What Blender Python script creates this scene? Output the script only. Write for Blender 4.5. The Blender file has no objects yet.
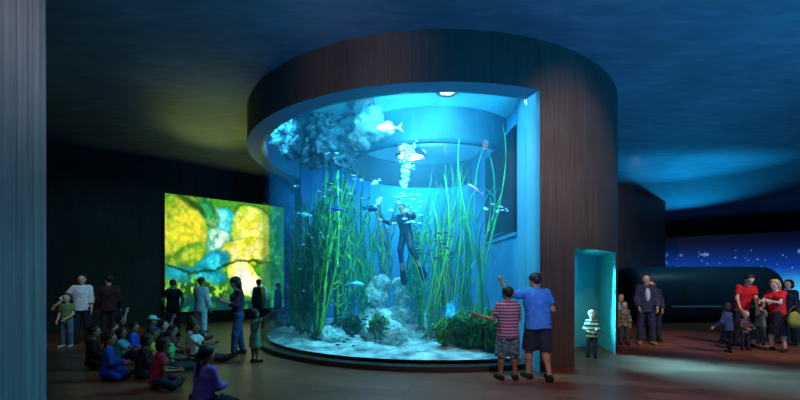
import bpy, math, random
import numpy as np
from mathutils import Vector, Matrix

SC = bpy.context.scene
COL = SC.collection
random.seed(7)
RNG = np.random.default_rng(11)
PI = math.pi
R_ = math.radians

# ------------------------------------------------------------------ helpers
FPX, HOR, CAMZ = 400.0, 278.0, 1.65        # focal length in pixels, horizon row, eye height


def at(px, y, py=None):
    """the point at distance y seen at column px (and row py)"""
    x = (px - 400) / FPX * y
    if py is None:
        return (x, y, 0.0)
    return (x, y, CAMZ + (HOR - py) / FPX * y)


def tag(o, label=None, cat=None, group=None, kind=None):
    if label:
        o['label'] = label
    if cat:
        o['category'] = cat
    if group:
        o['group'] = group
    if kind:
        o['kind'] = kind
    return o


def empty(name, loc=(0, 0, 0), rz=0):
    o = bpy.data.objects.new(name, None)
    o.location = loc
    o.rotation_euler = (0, 0, rz)
    o.empty_display_size = .2
    COL.objects.link(o)
    return o


def link(name, me, mat=None, parent=None, smooth=False):
    o = bpy.data.objects.new(name, me)
    COL.objects.link(o)
    if mat is not None:
        for m in (mat if isinstance(mat, (list, tuple)) else [mat]):
            me.materials.append(m)
    if parent is not None:
        o.parent = parent
    if smooth and len(me.polygons):
        me.polygons.foreach_set('use_smooth', np.ones(len(me.polygons), dtype=bool))
    return o


def mesh_np(name, V, F):
    """mesh from arrays: V (n,3), F (m,4) quads"""
    me = bpy.data.meshes.new(name)
    V = np.asarray(V, dtype=np.float32)
    F = np.asarray(F, dtype=np.int32)
    me.vertices.add(len(V))
    me.vertices.foreach_set('co', V.ravel())
    k = F.shape[1]
    me.loops.add(F.size)
    me.loops.foreach_set('vertex_index', F.ravel())
    me.polygons.add(len(F))
    me.polygons.foreach_set('loop_start', np.arange(len(F), dtype=np.int32) * k)
    me.polygons.foreach_set('loop_total', np.full(len(F), k, dtype=np.int32))
    me.update(calc_edges=True)
    me.validate()
    return me


class MB:
    """collects simple solids into one mesh"""

    def __init__(self):
        self.v, self.f, self.m = [], [], []

    def add(self, vs, fs, mi=0):
        b = len(self.v)
        self.v.extend(tuple(p) for p in vs)
        for f in fs:
            self.f.append(tuple(b + i for i in f))
            self.m.append(mi)

    def box(self, c, s, mi=0, rz=0):
        hx, hy, hz = s[0] / 2, s[1] / 2, s[2] / 2
        ca, sa = math.cos(rz), math.sin(rz)
        vs = []
        for z in (-hz, hz):
            for x, y in ((-hx, -hy), (hx, -hy), (hx, hy), (-hx, hy)):
                vs.append((c[0] + x * ca - y * sa, c[1] + x * sa + y * ca, c[2] + z))
        self.add(vs, [(3, 2, 1, 0), (4, 5, 6, 7), (0, 1, 5, 4), (1, 2, 6, 5), (2, 3, 7, 6), (3, 0, 4, 7)], mi)

    def tube(self, pts, rad, n=8, mi=0, cap=True, flat=None):
        """round tube along pts; rad a number or list; flat=(normal, ratio) squeezes the section"""
        pts = [Vector(p) for p in pts]
        k = len(pts)
        if not isinstance(rad, (list, tuple)):
            rad = [rad] * k
        vs = []
        up = None
        for i, p in enumerate(pts):
            t = (pts[min(i + 1, k - 1)] - pts[max(i - 1, 0)])
            t = t.normalized() if t.length > 1e-9 else Vector((0, 0, 1))
            if up is None:
                up = Vector((0, 0, 1)) if abs(t.z) < .9 else Vector((1, 0, 0))
                if flat:
                    up = Vector(flat[0])
            a = t.cross(up)
            a = a.normalized() if a.length > 1e-6 else Vector((1, 0, 0))
            b = a.cross(t).normalized()
            up = b
            q = flat[1] if flat else 1
            for j in range(n):
                w = 2 * PI * j / n
                vs.append(p + a * math.cos(w) * rad[i] + b * math.sin(w) * rad[i] * q)
        fs = []
        for i in range(k - 1):
            for j in range(n):
                j2 = (j + 1) % n
                fs.append((i * n + j, i * n + j2, (i + 1) * n + j2, (i + 1) * n + j))
        if cap:
            fs.append(tuple(range(n - 1, -1, -1)))
            fs.append(tuple((k - 1) * n + j for j in range(n)))
        self.add(vs, fs, mi)

    def lathe(self, c, prof, n=32, mi=0):
        """prof: (radius, z) list about a vertical axis at c"""
        vs = []
        for r, z in prof:
            for j in range(n):
                a = 2 * PI * j / n
                vs.append((c[0] + r * math.cos(a), c[1] + r * math.sin(a), c[2] + z))
        fs = []
        for i in range(len(prof) - 1):
            for j in range(n):
                j2 = (j + 1) % n
                fs.append((i * n + j, i * n + j2, (i + 1) * n + j2, (i + 1) * n + j))
        self.add(vs, fs, mi)

    def build(self, name, mat, parent=None, smooth=False):
        me = bpy.data.meshes.new(name)
        me.from_pydata(self.v, [], self.f)
        me.update()
        o = link(name, me, mat, parent, smooth)
        if any(self.m):
            me.polygons.foreach_set('material_index', np.array(self.m, dtype=np.int32))
        return o


# ------------------------------------------------------------------ materials
def nodes(name):
    m = bpy.data.materials.new(name)
    m.use_nodes = True
    nt = m.node_tree
    return m, nt, nt.nodes['Principled BSDF'], nt.nodes, nt.links


def lin(c):
    """sRGB 0-255 to linear"""
    return tuple(((v / 255) / 12.92 if v / 255 <= .04045 else ((v / 255 + .055) / 1.055) ** 2.4) for v in c) + (1,)


def plain(name, c, rough=.7, var=.12, scale=9, metal=0, bump=0, spec=.3):
    m, nt, b, N, L = nodes(name)
    tc = N.new('ShaderNodeTexCoord')
    ns = N.new('ShaderNodeTexNoise')
    ns.inputs['Scale'].default_value = scale
    ns.inputs['Detail'].default_value = 4
    L.new(tc.outputs['Object'], ns.inputs['Vector'])
    r = N.new('ShaderNodeValToRGB')
    base = lin(c)
    r.color_ramp.elements[0].position = .3
    r.color_ramp.elements[1].position = .7
    r.color_ramp.elements[0].color = tuple(v * (1 - var) for v in base[:3]) + (1,)
    r.color_ramp.elements[1].color = tuple(min(1, v * (1 + var)) for v in base[:3]) + (1,)
    L.new(ns.outputs['Fac'], r.inputs['Fac'])
    L.new(r.outputs['Color'], b.inputs['Base Color'])
    b.inputs['Roughness'].default_value = rough
    b.inputs['Metallic'].default_value = metal
    b.inputs['Specular IOR Level'].default_value = spec
    if bump:
        bp = N.new('ShaderNodeBump')
        bp.inputs['Strength'].default_value = bump
        bp.inputs['Distance'].default_value = .02
        L.new(ns.outputs['Fac'], bp.inputs['Height'])
        L.new(bp.outputs['Normal'], b.inputs['Normal'])
    return m


def grain(name, c1, c2, rough, stretch=(6, 6, .25), scale=3.0, metal=0, bump=.25, spec=.3):
    """long streaks along one axis: board-marked concrete, stained timber"""
    m, nt, b, N, L = nodes(name)
    tc = N.new('ShaderNodeTexCoord')
    mp = N.new('ShaderNodeMapping')
    mp.inputs['Scale'].default_value = stretch
    n1 = N.new('ShaderNodeTexNoise')
    n1.inputs['Scale'].default_value = scale
    n1.inputs['Detail'].default_value = 8
    n1.inputs['Roughness'].default_value = .65
    n2 = N.new('ShaderNodeTexNoise')
    n2.inputs['Scale'].default_value = .7
    n2.inputs['Detail'].default_value = 4
    mx = N.new('ShaderNodeMath')
    mx.operation = 'MULTIPLY_ADD'
    mx.inputs[1].default_value = .65
    L.new(tc.outputs['Object'], mp.inputs['Vector'])
    L.new(mp.outputs['Vector'], n1.inputs['Vector'])
    L.new(tc.outputs['Object'], n2.inputs['Vector'])
    L.new(n1.outputs['Fac'], mx.inputs[0])
    m2 = N.new('ShaderNodeMath')
    m2.operation = 'MULTIPLY'
    m2.inputs[1].default_value = .35
    L.new(n2.outputs['Fac'], m2.inputs[0])
    L.new(m2.outputs[0], mx.inputs[2])
    r = N.new('ShaderNodeValToRGB')
    r.color_ramp.elements[0].position = .35
    r.color_ramp.elements[1].position = .66
    r.color_ramp.elements[0].color = lin(c1)
    r.color_ramp.elements[1].color = lin(c2)
    L.new(mx.outputs[0], r.inputs['Fac'])
    L.new(r.outputs['Color'], b.inputs['Base Color'])
    b.inputs['Roughness'].default_value = rough
    b.inputs['Metallic'].default_value = metal
    b.inputs['Specular IOR Level'].default_value = spec
    bp = N.new('ShaderNodeBump')
    bp.inputs['Strength'].default_value = bump
    bp.inputs['Distance'].default_value = .02
    L.new(mx.outputs[0], bp.inputs['Height'])
    L.new(bp.outputs['Normal'], b.inputs['Normal'])
    return m


def emit(name, c, s):
    m, nt, b, N, L = nodes(name)
    b.inputs['Base Color'].default_value = lin(c)
    b.inputs['Emission Color'].default_value = lin(c)
    b.inputs['Emission Strength'].default_value = s
    return m


def emit_attr(name, s):
    """a display: shows the picture stored in the mesh colours"""
    m, nt, b, N, L = nodes(name)
    a = N.new('ShaderNodeVertexColor')
    a.layer_name = 'picture'
    b.inputs['Base Color'].default_value = (.01, .01, .01, 1)
    L.new(a.outputs['Color'], b.inputs['Emission Color'])
    b.inputs['Emission Strength'].default_value = s
    b.inputs['Roughness'].default_value = .5
    return m


def glass_mat(name, tint, refl=.08):
    m = bpy.data.materials.new(name)
    m.use_nodes = True
    nt = m.node_tree
    N, L = nt.nodes, nt.links
    N.remove(N['Principled BSDF'])
    out = N['Material Output']
    t = N.new('ShaderNodeBsdfTransparent')
    t.inputs['Color'].default_value = tint
    g = N.new('ShaderNodeBsdfGlossy')
    g.inputs['Roughness'].default_value = .03
    fr = N.new('ShaderNodeFresnel')
    fr.inputs['IOR'].default_value = 1.35
    mu = N.new('ShaderNodeMath')
    mu.operation = 'MULTIPLY'
    mu.inputs[1].default_value = refl * 10
    mu.use_clamp = True
    L.new(fr.outputs[0], mu.inputs[0])
    mix = N.new('ShaderNodeMixShader')
    L.new(mu.outputs[0], mix.inputs[0])
    L.new(t.outputs[0], mix.inputs[1])
    L.new(g.outputs[0], mix.inputs[2])
    L.new(mix.outputs[0], out.inputs['Surface'])
    return m


def check_mat(name, c1, c2, c3, size=.07):
    """woven check: crossed stripes"""
    m, nt, b, N, L = nodes(name)
    tc = N.new('ShaderNodeTexCoord')
    sx = N.new('ShaderNodeSeparateXYZ')
    L.new(tc.outputs['Object'], sx.inputs[0])

    def stripe(sock):
        d = N.new('ShaderNodeMath')
        d.operation = 'DIVIDE'
        d.inputs[1].default_value = size
        L.new(sock, d.inputs[0])
        f = N.new('ShaderNodeMath')
        f.operation = 'FRACT'
        L.new(d.outputs[0], f.inputs[0])
        g = N.new('ShaderNodeMath')
        g.operation = 'GREATER_THAN'
        g.inputs[1].default_value = .55
        L.new(f.outputs[0], g.inputs[0])
        return g.outputs[0]
    a, c = stripe(sx.outputs['X']), stripe(sx.outputs['Z'])
    m1 = N.new('ShaderNodeMixRGB')
    m1.inputs[1].default_value = lin(c1)
    m1.inputs[2].default_value = lin(c2)
    L.new(a, m1.inputs[0])
    m2 = N.new('ShaderNodeMixRGB')
    L.new(c, m2.inputs[0])
    L.new(m1.outputs[0], m2.inputs[1])
    m2.inputs[2].default_value = lin(c3)
    m3 = N.new('ShaderNodeMixRGB')
    m3.inputs[0].default_value = .45
    L.new(m1.outputs[0], m3.inputs[1])
    L.new(m2.outputs[0], m3.inputs[2])
    L.new(m3.outputs[0], b.inputs['Base Color'])
    b.inputs['Roughness'].default_value = .85
    return m


def stripe_mat(name, c1, c2, size=.08):
    m, nt, b, N, L = nodes(name)
    tc = N.new('ShaderNodeTexCoord')
    sx = N.new('ShaderNodeSeparateXYZ')
    L.new(tc.outputs['Object'], sx.inputs[0])
    d = N.new('ShaderNodeMath')
    d.operation = 'DIVIDE'
    d.inputs[1].default_value = size
    L.new(sx.outputs['Z'], d.inputs[0])
    f = N.new('ShaderNodeMath')
    f.operation = 'FRACT'
    L.new(d.outputs[0], f.inputs[0])
    g = N.new('ShaderNodeMath')
    g.operation = 'GREATER_THAN'
    g.inputs[1].default_value = .5
    L.new(f.outputs[0], g.inputs[0])
    m1 = N.new('ShaderNodeMixRGB')
    m1.inputs[1].default_value = lin(c1)
    m1.inputs[2].default_value = lin(c2)
    L.new(g.outputs[0], m1.inputs[0])
    L.new(m1.outputs[0], b.inputs['Base Color'])
    b.inputs['Roughness'].default_value = .85
    return m


_cloth = {}


def cloth(c, var=.18):
    k = tuple(c)
    if k not in _cloth:
        _cloth[k] = plain('fabric_%d_%d_%d' % k, c, .88, var, 14, bump=.15, spec=.15)
    return _cloth[k]


# ------------------------------------------------------------------ distance-field solids
def nz(v):
    v = np.asarray(v, float)
    return v / (np.linalg.norm(v) + 1e-12)


class Field:
    """smoothly blended solids, turned into one continuous closed surface"""

    def __init__(self, h):
        self.h = h
        self.p = []

    def cap(self, a, b, ra, rb, k=None, flat=None, cuts=()):
        """tapered capsule; flat=(axis, ratio) squeezes it along axis; cuts: (point, normal) keeps the side the normal points away from"""
        self.p.append(('c', np.array(a, float), np.array(b, float), ra, rb, k, flat, cuts, 1))

    def ell(self, c, axes, r, k=None, cuts=(), sign=1):
        self.p.append(('e', np.array(c, float), np.array(axes, float), np.array(r, float), 0, k, None, cuts, sign))

    def mesh(self, name, kdef, noise=None, cuts=()):
        h = self.h
        lo = np.full(3, 1e9)
        hi = np.full(3, -1e9)
        bx = []
        for t, a, b, ra, rb, k, fl, cu, sg in self.p:
            if t == 'c':
                r = max(ra, rb)
                l, u = np.minimum(a, b) - r, np.maximum(a, b) + r
            else:
                r = ra.max()
                l, u = a - r, a + r
            bx.append((l, u))
            if sg > 0:
                lo = np.minimum(lo, l)
                hi = np.maximum(hi, u)
        lo -= 4 * h
        hi += 4 * h
        n = np.ceil((hi - lo) / h).astype(int) + 1
        D = np.full(n, 1.0, dtype=np.float32)
        ax = [lo[i] + h * np.arange(n[i], dtype=np.float32) for i in range(3)]
        for (t, a, b, ra, rb, k, fl, cu, sg), (l, u) in zip(self.p, bx):
            k = kdef if k is None else k
            pad = k + 3 * h
            i0 = np.maximum(0, np.floor((l - pad - lo) / h).astype(int))
            i1 = np.minimum(n, np.ceil((u + pad - lo) / h).astype(int) + 1)
            if np.any(i1 <= i0):
                continue
            sl = tuple(slice(i0[i], i1[i]) for i in range(3))
            X = ax[0][sl[0]][:, None, None]
            Y = ax[1][sl[1]][None, :, None]
            Z = ax[2][sl[2]][None, None, :]
            if t == 'c':
                px, py, pz = X - a[0], Y - a[1], Z - a[2]
                ab = b - a
                dd = max(ab @ ab, 1e-9)
                w = np.clip((px * ab[0] + py * ab[1] + pz * ab[2]) / dd, 0, 1)
                qx, qy, qz = px - w * ab[0], py - w * ab[1], pz - w * ab[2]
                q2 = qx * qx + qy * qy + qz * qz
                rr = ra + (rb - ra) * w
                if fl is not None:
                    axs, ratio = nz(fl[0]), fl[1]
                    dn = qx * axs[0] + qy * axs[1] + qz * axs[2]
                    q2 = q2 + dn * dn * (1 / ratio ** 2 - 1)
                    ln = np.sqrt(np.maximum(q2, 1e-12))
                    d = (ln - rr) * ratio ** .5
                else:
                    d = np.sqrt(np.maximum(q2, 1e-12)) - rr
            else:
                px, py, pz = X - a[0], Y - a[1], Z - a[2]
                k0 = 0
                k1 = 0
                for i in range(3):
                    e = (px * b[i][0] + py * b[i][1] + pz * b[i][2])
                    k0 = k0 + (e / ra[i]) ** 2
                    k1 = k1 + (e / ra[i] ** 2) ** 2
                k0 = np.sqrt(np.maximum(k0, 1e-12))
                d = k0 * (k0 - 1) / np.sqrt(np.maximum(k1, 1e-12))
            for (cp, cn) in cu:
                cn = nz(cn)
                d = np.maximum(d, (X - cp[0]) * cn[0] + (Y - cp[1]) * cn[1] + (Z - cp[2]) * cn[2])
            S = D[sl]
            if sg < 0:
                D[sl] = np.maximum(S, -d)
            elif k > 0:
                m = np.maximum(k - np.abs(S - d), 0) / k
                D[sl] = np.minimum(S, d) - m * m * k * .25
            else:
                D[sl] = np.minimum(S, d)
        X = ax[0][:, None, None]
        Y = ax[1][None, :, None]
        Z = ax[2][None, None, :]
        if noise:
            am, fr = noise
            D += am * (np.sin(X * fr + 1.3 * np.sin(Z * fr * .7)) * np.sin(Y * fr * 1.1 + .5) * np.sin(Z * fr * .9 + X * fr * .4)).astype(np.float32)
            D += am * .5 * (np.sin(X * fr * 2.3 + 2) * np.sin(Y * fr * 2.1 + Z * fr) * np.sin(Z * fr * 2.6 + 1)).astype(np.float32)
        for cp, cn in cuts:
            cn = nz(cn)
            D = np.maximum(D, (X - cp[0]) * cn[0] + (Y - cp[1]) * cn[1] + (Z - cp[2]) * cn[2])
        # keep the border outside
        D[0], D[-1], D[:, 0], D[:, -1], D[:, :, 0], D[:, :, -1] = 1, 1, 1, 1, 1, 1
        V, F = surface_nets(D, lo, h)
        return mesh_np(name, V, F) if len(F) else None


def surface_nets(D, lo, h):
    S = D < 0
    n = np.array(D.shape)

    def C(A, i, j, k):
        return A[i:n[0] - 1 + i, j:n[1] - 1 + j, k:n[2] - 1 + k]
    cs = [(i, j, k) for i in (0, 1) for j in (0, 1) for k in (0, 1)]
    al = np.ones(n - 1, bool)
    an = np.zeros(n - 1, bool)
    for c in cs:
        s = C(S, *c)
        al &= s
        an |= s
    cell = np.argwhere(an & ~al)
    if len(cell) == 0:
        return np.zeros((0, 3)), np.zeros((0, 4), int)
    acc = np.zeros((len(cell), 3))
    cnt = np.zeros(len(cell))
    ci, cj, ck = cell.T
    for c in cs:
        for axx in range(3):
            if c[axx]:
                continue
            c2 = list(c)
            c2[axx] = 1
            da = D[ci + c[0], cj + c[1], ck + c[2]]
            db = D[ci + c2[0], cj + c2[1], ck + c2[2]]
            x = (da < 0) != (db < 0)
            t = np.where(x, da / np.where(x, da - db, 1), 0)
            for q in range(3):
                acc[:, q] += np.where(x, c[q] + (t if q == axx else 0), 0)
            cnt += x
    V = lo + h * (cell + acc / cnt[:, None])
    idx = np.full(n - 1, -1, dtype=np.int32)
    idx[ci, cj, ck] = np.arange(len(cell))
    Fs = []
    for axx in range(3):
        u, w = (axx + 1) % 3, (axx + 2) % 3
        sa = [slice(None)] * 3
        sb = [slice(None)] * 3
        sa[axx] = slice(0, n[axx] - 1)
        sb[axx] = slice(1, n[axx])
        A, B = S[tuple(sa)], S[tuple(sb)]
        e = np.argwhere(A != B)
        e = e[(e[:, u] > 0) & (e[:, w] > 0) & (e[:, u] < n[u] - 1) & (e[:, w] < n[w] - 1)]
        if not len(e):
            continue
        inside = A[e[:, 0], e[:, 1], e[:, 2]]

        def g(du, dw):
            q = e.copy()
            q[:, u] -= du
            q[:, w] -= dw
            return idx[q[:, 0], q[:, 1], q[:, 2]]
        q = np.stack([g(1, 1), g(0, 1), g(0, 0), g(1, 0)], 1)
        q[~inside] = q[~inside][:, ::-1]
        Fs.append(q)
    return V, np.concatenate(Fs)
WATER_D, WATER_A, LEFT_E, RIGHT_E = .047, .015, 1.2, 1.0
# ------------------------------------------------------------------ people
SKIN = {}


def skin_mats(tone):
    if tone not in SKIN:
        c = {'light': (214, 168, 142), 'mid': (178, 126, 98), 'tan': (146, 98, 72), 'dark': (96, 62, 46)}[tone]
        SKIN[tone] = [plain('skin_' + tone, c, .55, .06, 18, spec=.35), plain('eye_' + tone, (22, 18, 16), .3, .02), plain('lip_' + tone, tuple(int(v * f) for v, f in zip(c, (.82, .6, .6))), .5, .04)]
    return SKIN[tone]


HAIRM = {}


def hair_mat(c):
    if c not in HAIRM:
        HAIRM[c] = grain('hair_%d_%d_%d' % c, tuple(int(v * .6) for v in c), tuple(min(255, int(v * 1.25)) for v in c), .5, (30, 30, 3), 4, bump=.4, spec=.4)
    return HAIRM[c]


STAND = ((.02, .02, -1), (.0, -.04, -1))


def person(label, x, y, face, H, rl=None, ll=None, ra=None, la=None, lean=(0, 0), head=(0, 0), sit=None, hs=1.0, build=1.0, female=False,
           top=None, bottom=None, shoes=(30, 28, 30), hair=('short', (28, 22, 18)), skin='mid', group=None, cat='person', res=None, z0=0.0, curl=.5, extra=None):
    build *= 1 - .14 * min(1, max(0, abs(x / y) - .35) / .5)   # figures in the outer groups are slighter
    root = empty('person', (x, y, z0), R_(face))
    tag(root, label, cat, group)
    h = (res or .0072) * H
    k = .022 * H
    M = lambda r: r * H * build
    u = nz((lean[0], lean[1], 1))
    s = nz(np.array((1, 0, 0)) - u * u[0])
    f = np.cross(u, s)
    rl = rl or ((.04, .03, -1), (.03, -.05, -1))
    ll = ll or ((-.04, .03, -1), (-.03, -.05, -1))
    ra = ra or ((.16, .02, -1), (.06, .14, -1))
    la = la or ((-.16, .02, -1), (-.06, .14, -1))
    lk = 1.0 - .35 * (hs - 1)           # children: bigger head, shorter legs
    TH, SH = .245 * H * lk, .235 * H * lk
    hw = .05 * H * (1.08 if female else 1)
    sw = (.083 if female else .092) * H * (.5 + .5 * build) * (.94 if hs > 1.1 else 1)
    UA, FA = .168 * H, .142 * H
    # legs from a pelvis at the origin, then lift everything so that the lowest foot stands on the ground
    P = np.zeros(3)
    legs = []
    for sg, (t, q, *ft) in ((1, rl), (-1, ll)):
        hip = P + s * hw * sg - u * .012 * H
        kn = hip + nz(t) * TH
        an = kn + nz(q) * SH
        fd = np.array(ft[0] if ft else (nz((.18 * sg, 1, 0)) if abs(nz(q)[2]) > .5 else nz((nz(q)[0], nz(q)[1], .25))), float)
        legs.append([hip, kn, an, nz(fd)])
    if sit is None:
        dz = .042 * H - min(l[2][2] for l in legs)
    else:
        dz = sit * H
    off = np.array((0, 0, dz))
    P = P + off
    for l in legs:
        for i in range(3):
            l[i] = l[i] + off
    waist = P + u * .09 * H
    tl = .285 * H * (1 - .12 * (hs - 1))
    chest = P + u * (tl * .72)
    neck = P + u * (tl + .012 * H)
    arms = []
    for sg, (a, b) in ((1, ra), (-1, la)):
        sh = P + u * tl * .965 + s * sw * sg
        el = sh + nz(a) * UA
        wr = el + nz(b) * FA
        arms.append([sh, el, wr])
    # head frame
    yw, pt = R_(head[0]), R_(head[1])
    hf = f * math.cos(yw) + s * math.sin(yw)
    hss = s * math.cos(yw) - f * math.sin(yw)
    hu = u * math.cos(pt) + hf * math.sin(pt)
    hf = hf * math.cos(pt) - u * math.sin(pt)
    hh = .066 * H * hs
    hc = neck + u * .025 * H + hu * (hh * 1.02 + .012 * H) + hf * .012 * H
    HA = (hss, hf, hu)
    B = Field(h)
    # trunk
    B.cap(P - u * .01 * H, P + u * .03 * H, M(.092), M(.088), flat=(f, .72))
    B.cap(waist, chest, M(.078 if female else .083), M(.098 if not female else .09), flat=(f, .66))
    B.cap(chest, P + u * tl * .84, M(.098 if not female else .088), M(.074), flat=(f, .62))
    if female:
        for sg in (1, -1):
            B.ell(chest + u * .01 * H + s * .042 * H * sg + f * .05 * H, (s, f, u), (.036 * H, .034 * H, .036 * H))
    for (sh, el, wr) in arms:
        B.cap(neck - u * .012 * H + (sh - neck) * .25, sh - u * .004 * H, M(.03), M(.032))
    B.cap(neck - u * .03 * H, hc - hu * .035 * H, .031 * H * (.5 + .5 * hs), .028 * H * (.5 + .5 * hs))
    # legs and feet
    for hip, kn, an, fd in legs:
        B.cap(hip, kn, M(.052), M(.036))
        cm = kn * .68 + an * .32
        B.cap(kn, an, M(.034), M(.021))
        B.cap(kn * .85 + an * .15 - 0 * f, cm, M(.034), M(.036))
        ft = an - np.array((0, 0, .02 * H))
        B.cap(ft - fd * .02 * H, ft + fd * .085 * H, .021 * H, .02 * H, flat=((0, 0, 1), .9))
    # arms and hands
    for (sh, el, wr), sg in zip(arms, (1, -1)):
        B.cap(sh, el, M(.031), M(.023))
        B.cap(el, wr, M(.024), M(.0155))
        fd = nz(wr - el)
        inn = nz(-s * sg + .25 * f)               # palm faces the body
        inn = nz(inn - fd * (inn @ fd))
        side = nz(np.cross(fd, inn)) * 1.0
        if side @ f < 0:
            side = -side                          # thumb side faces forward
        hl = .1 * H
        p0, p1 = wr + fd * hl * .1, wr + fd * hl * .45
        B.cap(p0, p1, .019 * H, .023 * H, k=.01 * H, flat=(inn, .5))
        for q, ln in zip((1.5, .5, -.5, -1.5), (.9, 1.0, .93, .76)):
            b0 = p1 + side * .0108 * H * q - fd * .004 * H
            d1 = nz(fd * 1 + side * .1 * q + inn * curl * .35)
            b1 = b0 + d1 * .03 * H * ln
            d2 = nz(fd + side * .08 * q + inn * curl * 1.1)
            b2 = b1 + d2 * .024 * H * ln
            B.cap(b0, b1, .0062 * H, .0058 * H, k=.003 * H)
            B.cap(b1, b2, .0058 * H, .005 * H, k=.003 * H)
        t0 = p0 + side * .016 * H
        t1 = t0 + nz(side + fd * .9 + inn * .35) * .028 * H
        t2 = t1 + nz(side * .35 + fd + inn * .4) * .02 * H
        B.cap(t0, t1, .008 * H, .0068 * H, k=.005 * H)
        B.cap(t1, t2, .0066 * H, .0055 * H, k=.003 * H)
    # head: skull, jaw, brow, nose, ears, chin
    B.ell(hc + hu * hh * .22 - hf * hh * .06, HA, (hh * .73, hh * .88, hh * .78))
    B.ell(hc - hu * hh * .35 + hf * hh * .2, HA, (hh * .56, hh * .6, hh * .64))
    B.ell(hc - hu * hh * .78 + hf * hh * .45, HA, (hh * .26, hh * .22, hh * .18))
    B.cap(hc + hu * hh * .08 + hf * hh * .8, hc - hu * hh * .22 + hf * hh * .98, hh * .07, hh * .13, k=hh * .12)
    B.cap(hc + hu * hh * .17 + hf * hh * .74 - hss * hh * .3, hc + hu * hh * .17 + hf * hh * .74 + hss * hh * .3, hh * .1, hh * .1, k=hh * .15)
    B.cap(hc - hu * hh * .5 + hf * hh * .76 - hss * hh * .15, hc - hu * hh * .5 + hf * hh * .76 + hss * hh * .15, hh * .075, hh * .075, k=hh * .08)
    for sg in (1, -1):
        B.ell(hc + hss * hh * .74 * sg - hu * hh * .08 - hf * hh * .06, HA, (hh * .1, hh * .2, hh * .27), k=hh * .08)
        B.ell(hc + hss * hh * .29 * sg + hu * hh * .02 + hf * hh * .86, HA, (hh * .17, hh * .16, hh * .1), k=hh * .06, sign=-1)
        B.ell(hc + hss * hh * .29 * sg + hu * hh * .02 + hf * hh * .7, HA, (hh * .15, hh * .15, hh * .1), k=hh * .02)
    me = B.mesh('body', k)
    bo = link('body', me, skin_mats(skin), root, True)
    # eyes and lips by where the faces lie
    n = len(me.polygons)
    cen = np.empty(n * 3, dtype=np.float32)
    me.polygons.foreach_get('center', cen)
    cen = cen.reshape(-1, 3) - hc
    a, b, c = cen @ hss / hh, cen @ hf / hh, cen @ hu / hh
    mi = np.zeros(n, dtype=np.int32)
    mi[(b > .6) & (np.abs(np.abs(a) - .29) < .13) & (np.abs(c - .02) < .075)] = 1
    mi[(b > .6) & (np.abs(a) < .25) & (np.abs(c + .5) < .08)] = 2
    me.polygons.foreach_set('material_index', mi)

    def sub(name, F, mat, kk=.015, noise=None, cuts=(), lab=None):
        me2 = F.mesh(name, kk * H, noise, cuts)
        if me2 is None:
            return None
        o = link(name, me2, mat, root, True)
        if lab:
            o['label'] = lab
        return o

    # ---- clothes
    off1 = .0115 * H
    if bottom and bottom[0] in ('trousers', 'shorts'):
        F = Field(h)
        g = (.018 if bottom[0] == 'shorts' else .012) * H
        F.cap(P - u * .01 * H, P + u * .055 * H, M(.092) + off1, M(.086) + off1, flat=(f, .76), cuts=[(P + u * .075 * H, u)])
        for hip, kn, an, fd in legs:
            if bottom[0] == 'trousers':
                F.cap(hip, kn, M(.052) + off1, M(.036) + g)
                dirn = nz(an - kn)
                F.cap(kn, an, M(.036) + g, M(.026) + g, cuts=[(an - dirn * .012 * H, dirn)])
            else:
                dirn = nz(kn - hip)
                end = kn * bottom[2] + hip * (1 - bottom[2]) if len(bottom) > 2 else kn
                F.cap(hip, kn + dirn * .06 * H, M(.054) + g, M(.046) + g, cuts=[(end, dirn)])
        sub(bottom[0], F, bottom[1], noise=(.004 * H, 28 / H))
    if bottom and bottom[0] in ('skirt', 'dress'):
        F = Field(h)
        ln = bottom[2] if len(bottom) > 2 else .24
        kn = (legs[0][1] + legs[1][1]) / 2
        if sit is None:
            hemp = P - np.array((0, 0, ln * H))
            F.cap(waist, P - u * .02 * H, M(.07) + off1, M(.1) + off1, flat=(f, .75))
            F.cap(P - u * .02 * H, hemp - np.array((0, 0, .03 * H)), M(.098) + off1, M(.13) + off1, flat=(f, .8), cuts=[(hemp, (0, 0, -1))])
        else:
            for hip, kn, an, fd in legs:
                F.cap(hip, kn, M(.07), M(.06))
                F.cap(kn, an, M(.055), M(.045))
            F.cap(legs[0][1], legs[1][1], M(.05), M(.05))
            F.cap(P, P + u * .05 * H, M(.1) + off1, M(.1) + off1, flat=(f, .8))
        if bottom[0] == 'dress':
            F.cap(waist, chest, M(.078) + off1, M(.092) + off1, flat=(f, .7))
            F.cap(chest, P + u * tl * .9, M(.092) + off1, M(.076) + off1, flat=(f, .66), cuts=[(P + u * tl * .98, u)])
        sub(bottom[0], F, bottom[1], noise=(.006 * H, 30 / H), kk=.02)
    if top:
        nm, mt, slv, hem = top[:4]
        loose = (top[4] if len(top) > 4 else .004) * H + off1
        F = Field(h)
        hemp = P - u * hem * H
        F.cap(P - u * (hem + .05) * H, waist, M(.102) + loose, M(.084) + loose, flat=(f, .76), cuts=[(hemp, -u)])
        F.cap(waist, chest, M(.083) + loose, M(.098 if not female else .091) + loose, flat=(f, .72))
        F.cap(chest, P + u * tl * .84, M(.098 if not female else .089) + loose, M(.072) + loose, flat=(f, .66), cuts=[(neck - u * .006 * H, u)])
        if female:
            for sg in (1, -1):
                F.ell(chest + u * .01 * H + s * .042 * H * sg + f * .05 * H, (s, f, u), (.046 * H, .044 * H, .046 * H))
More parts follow.
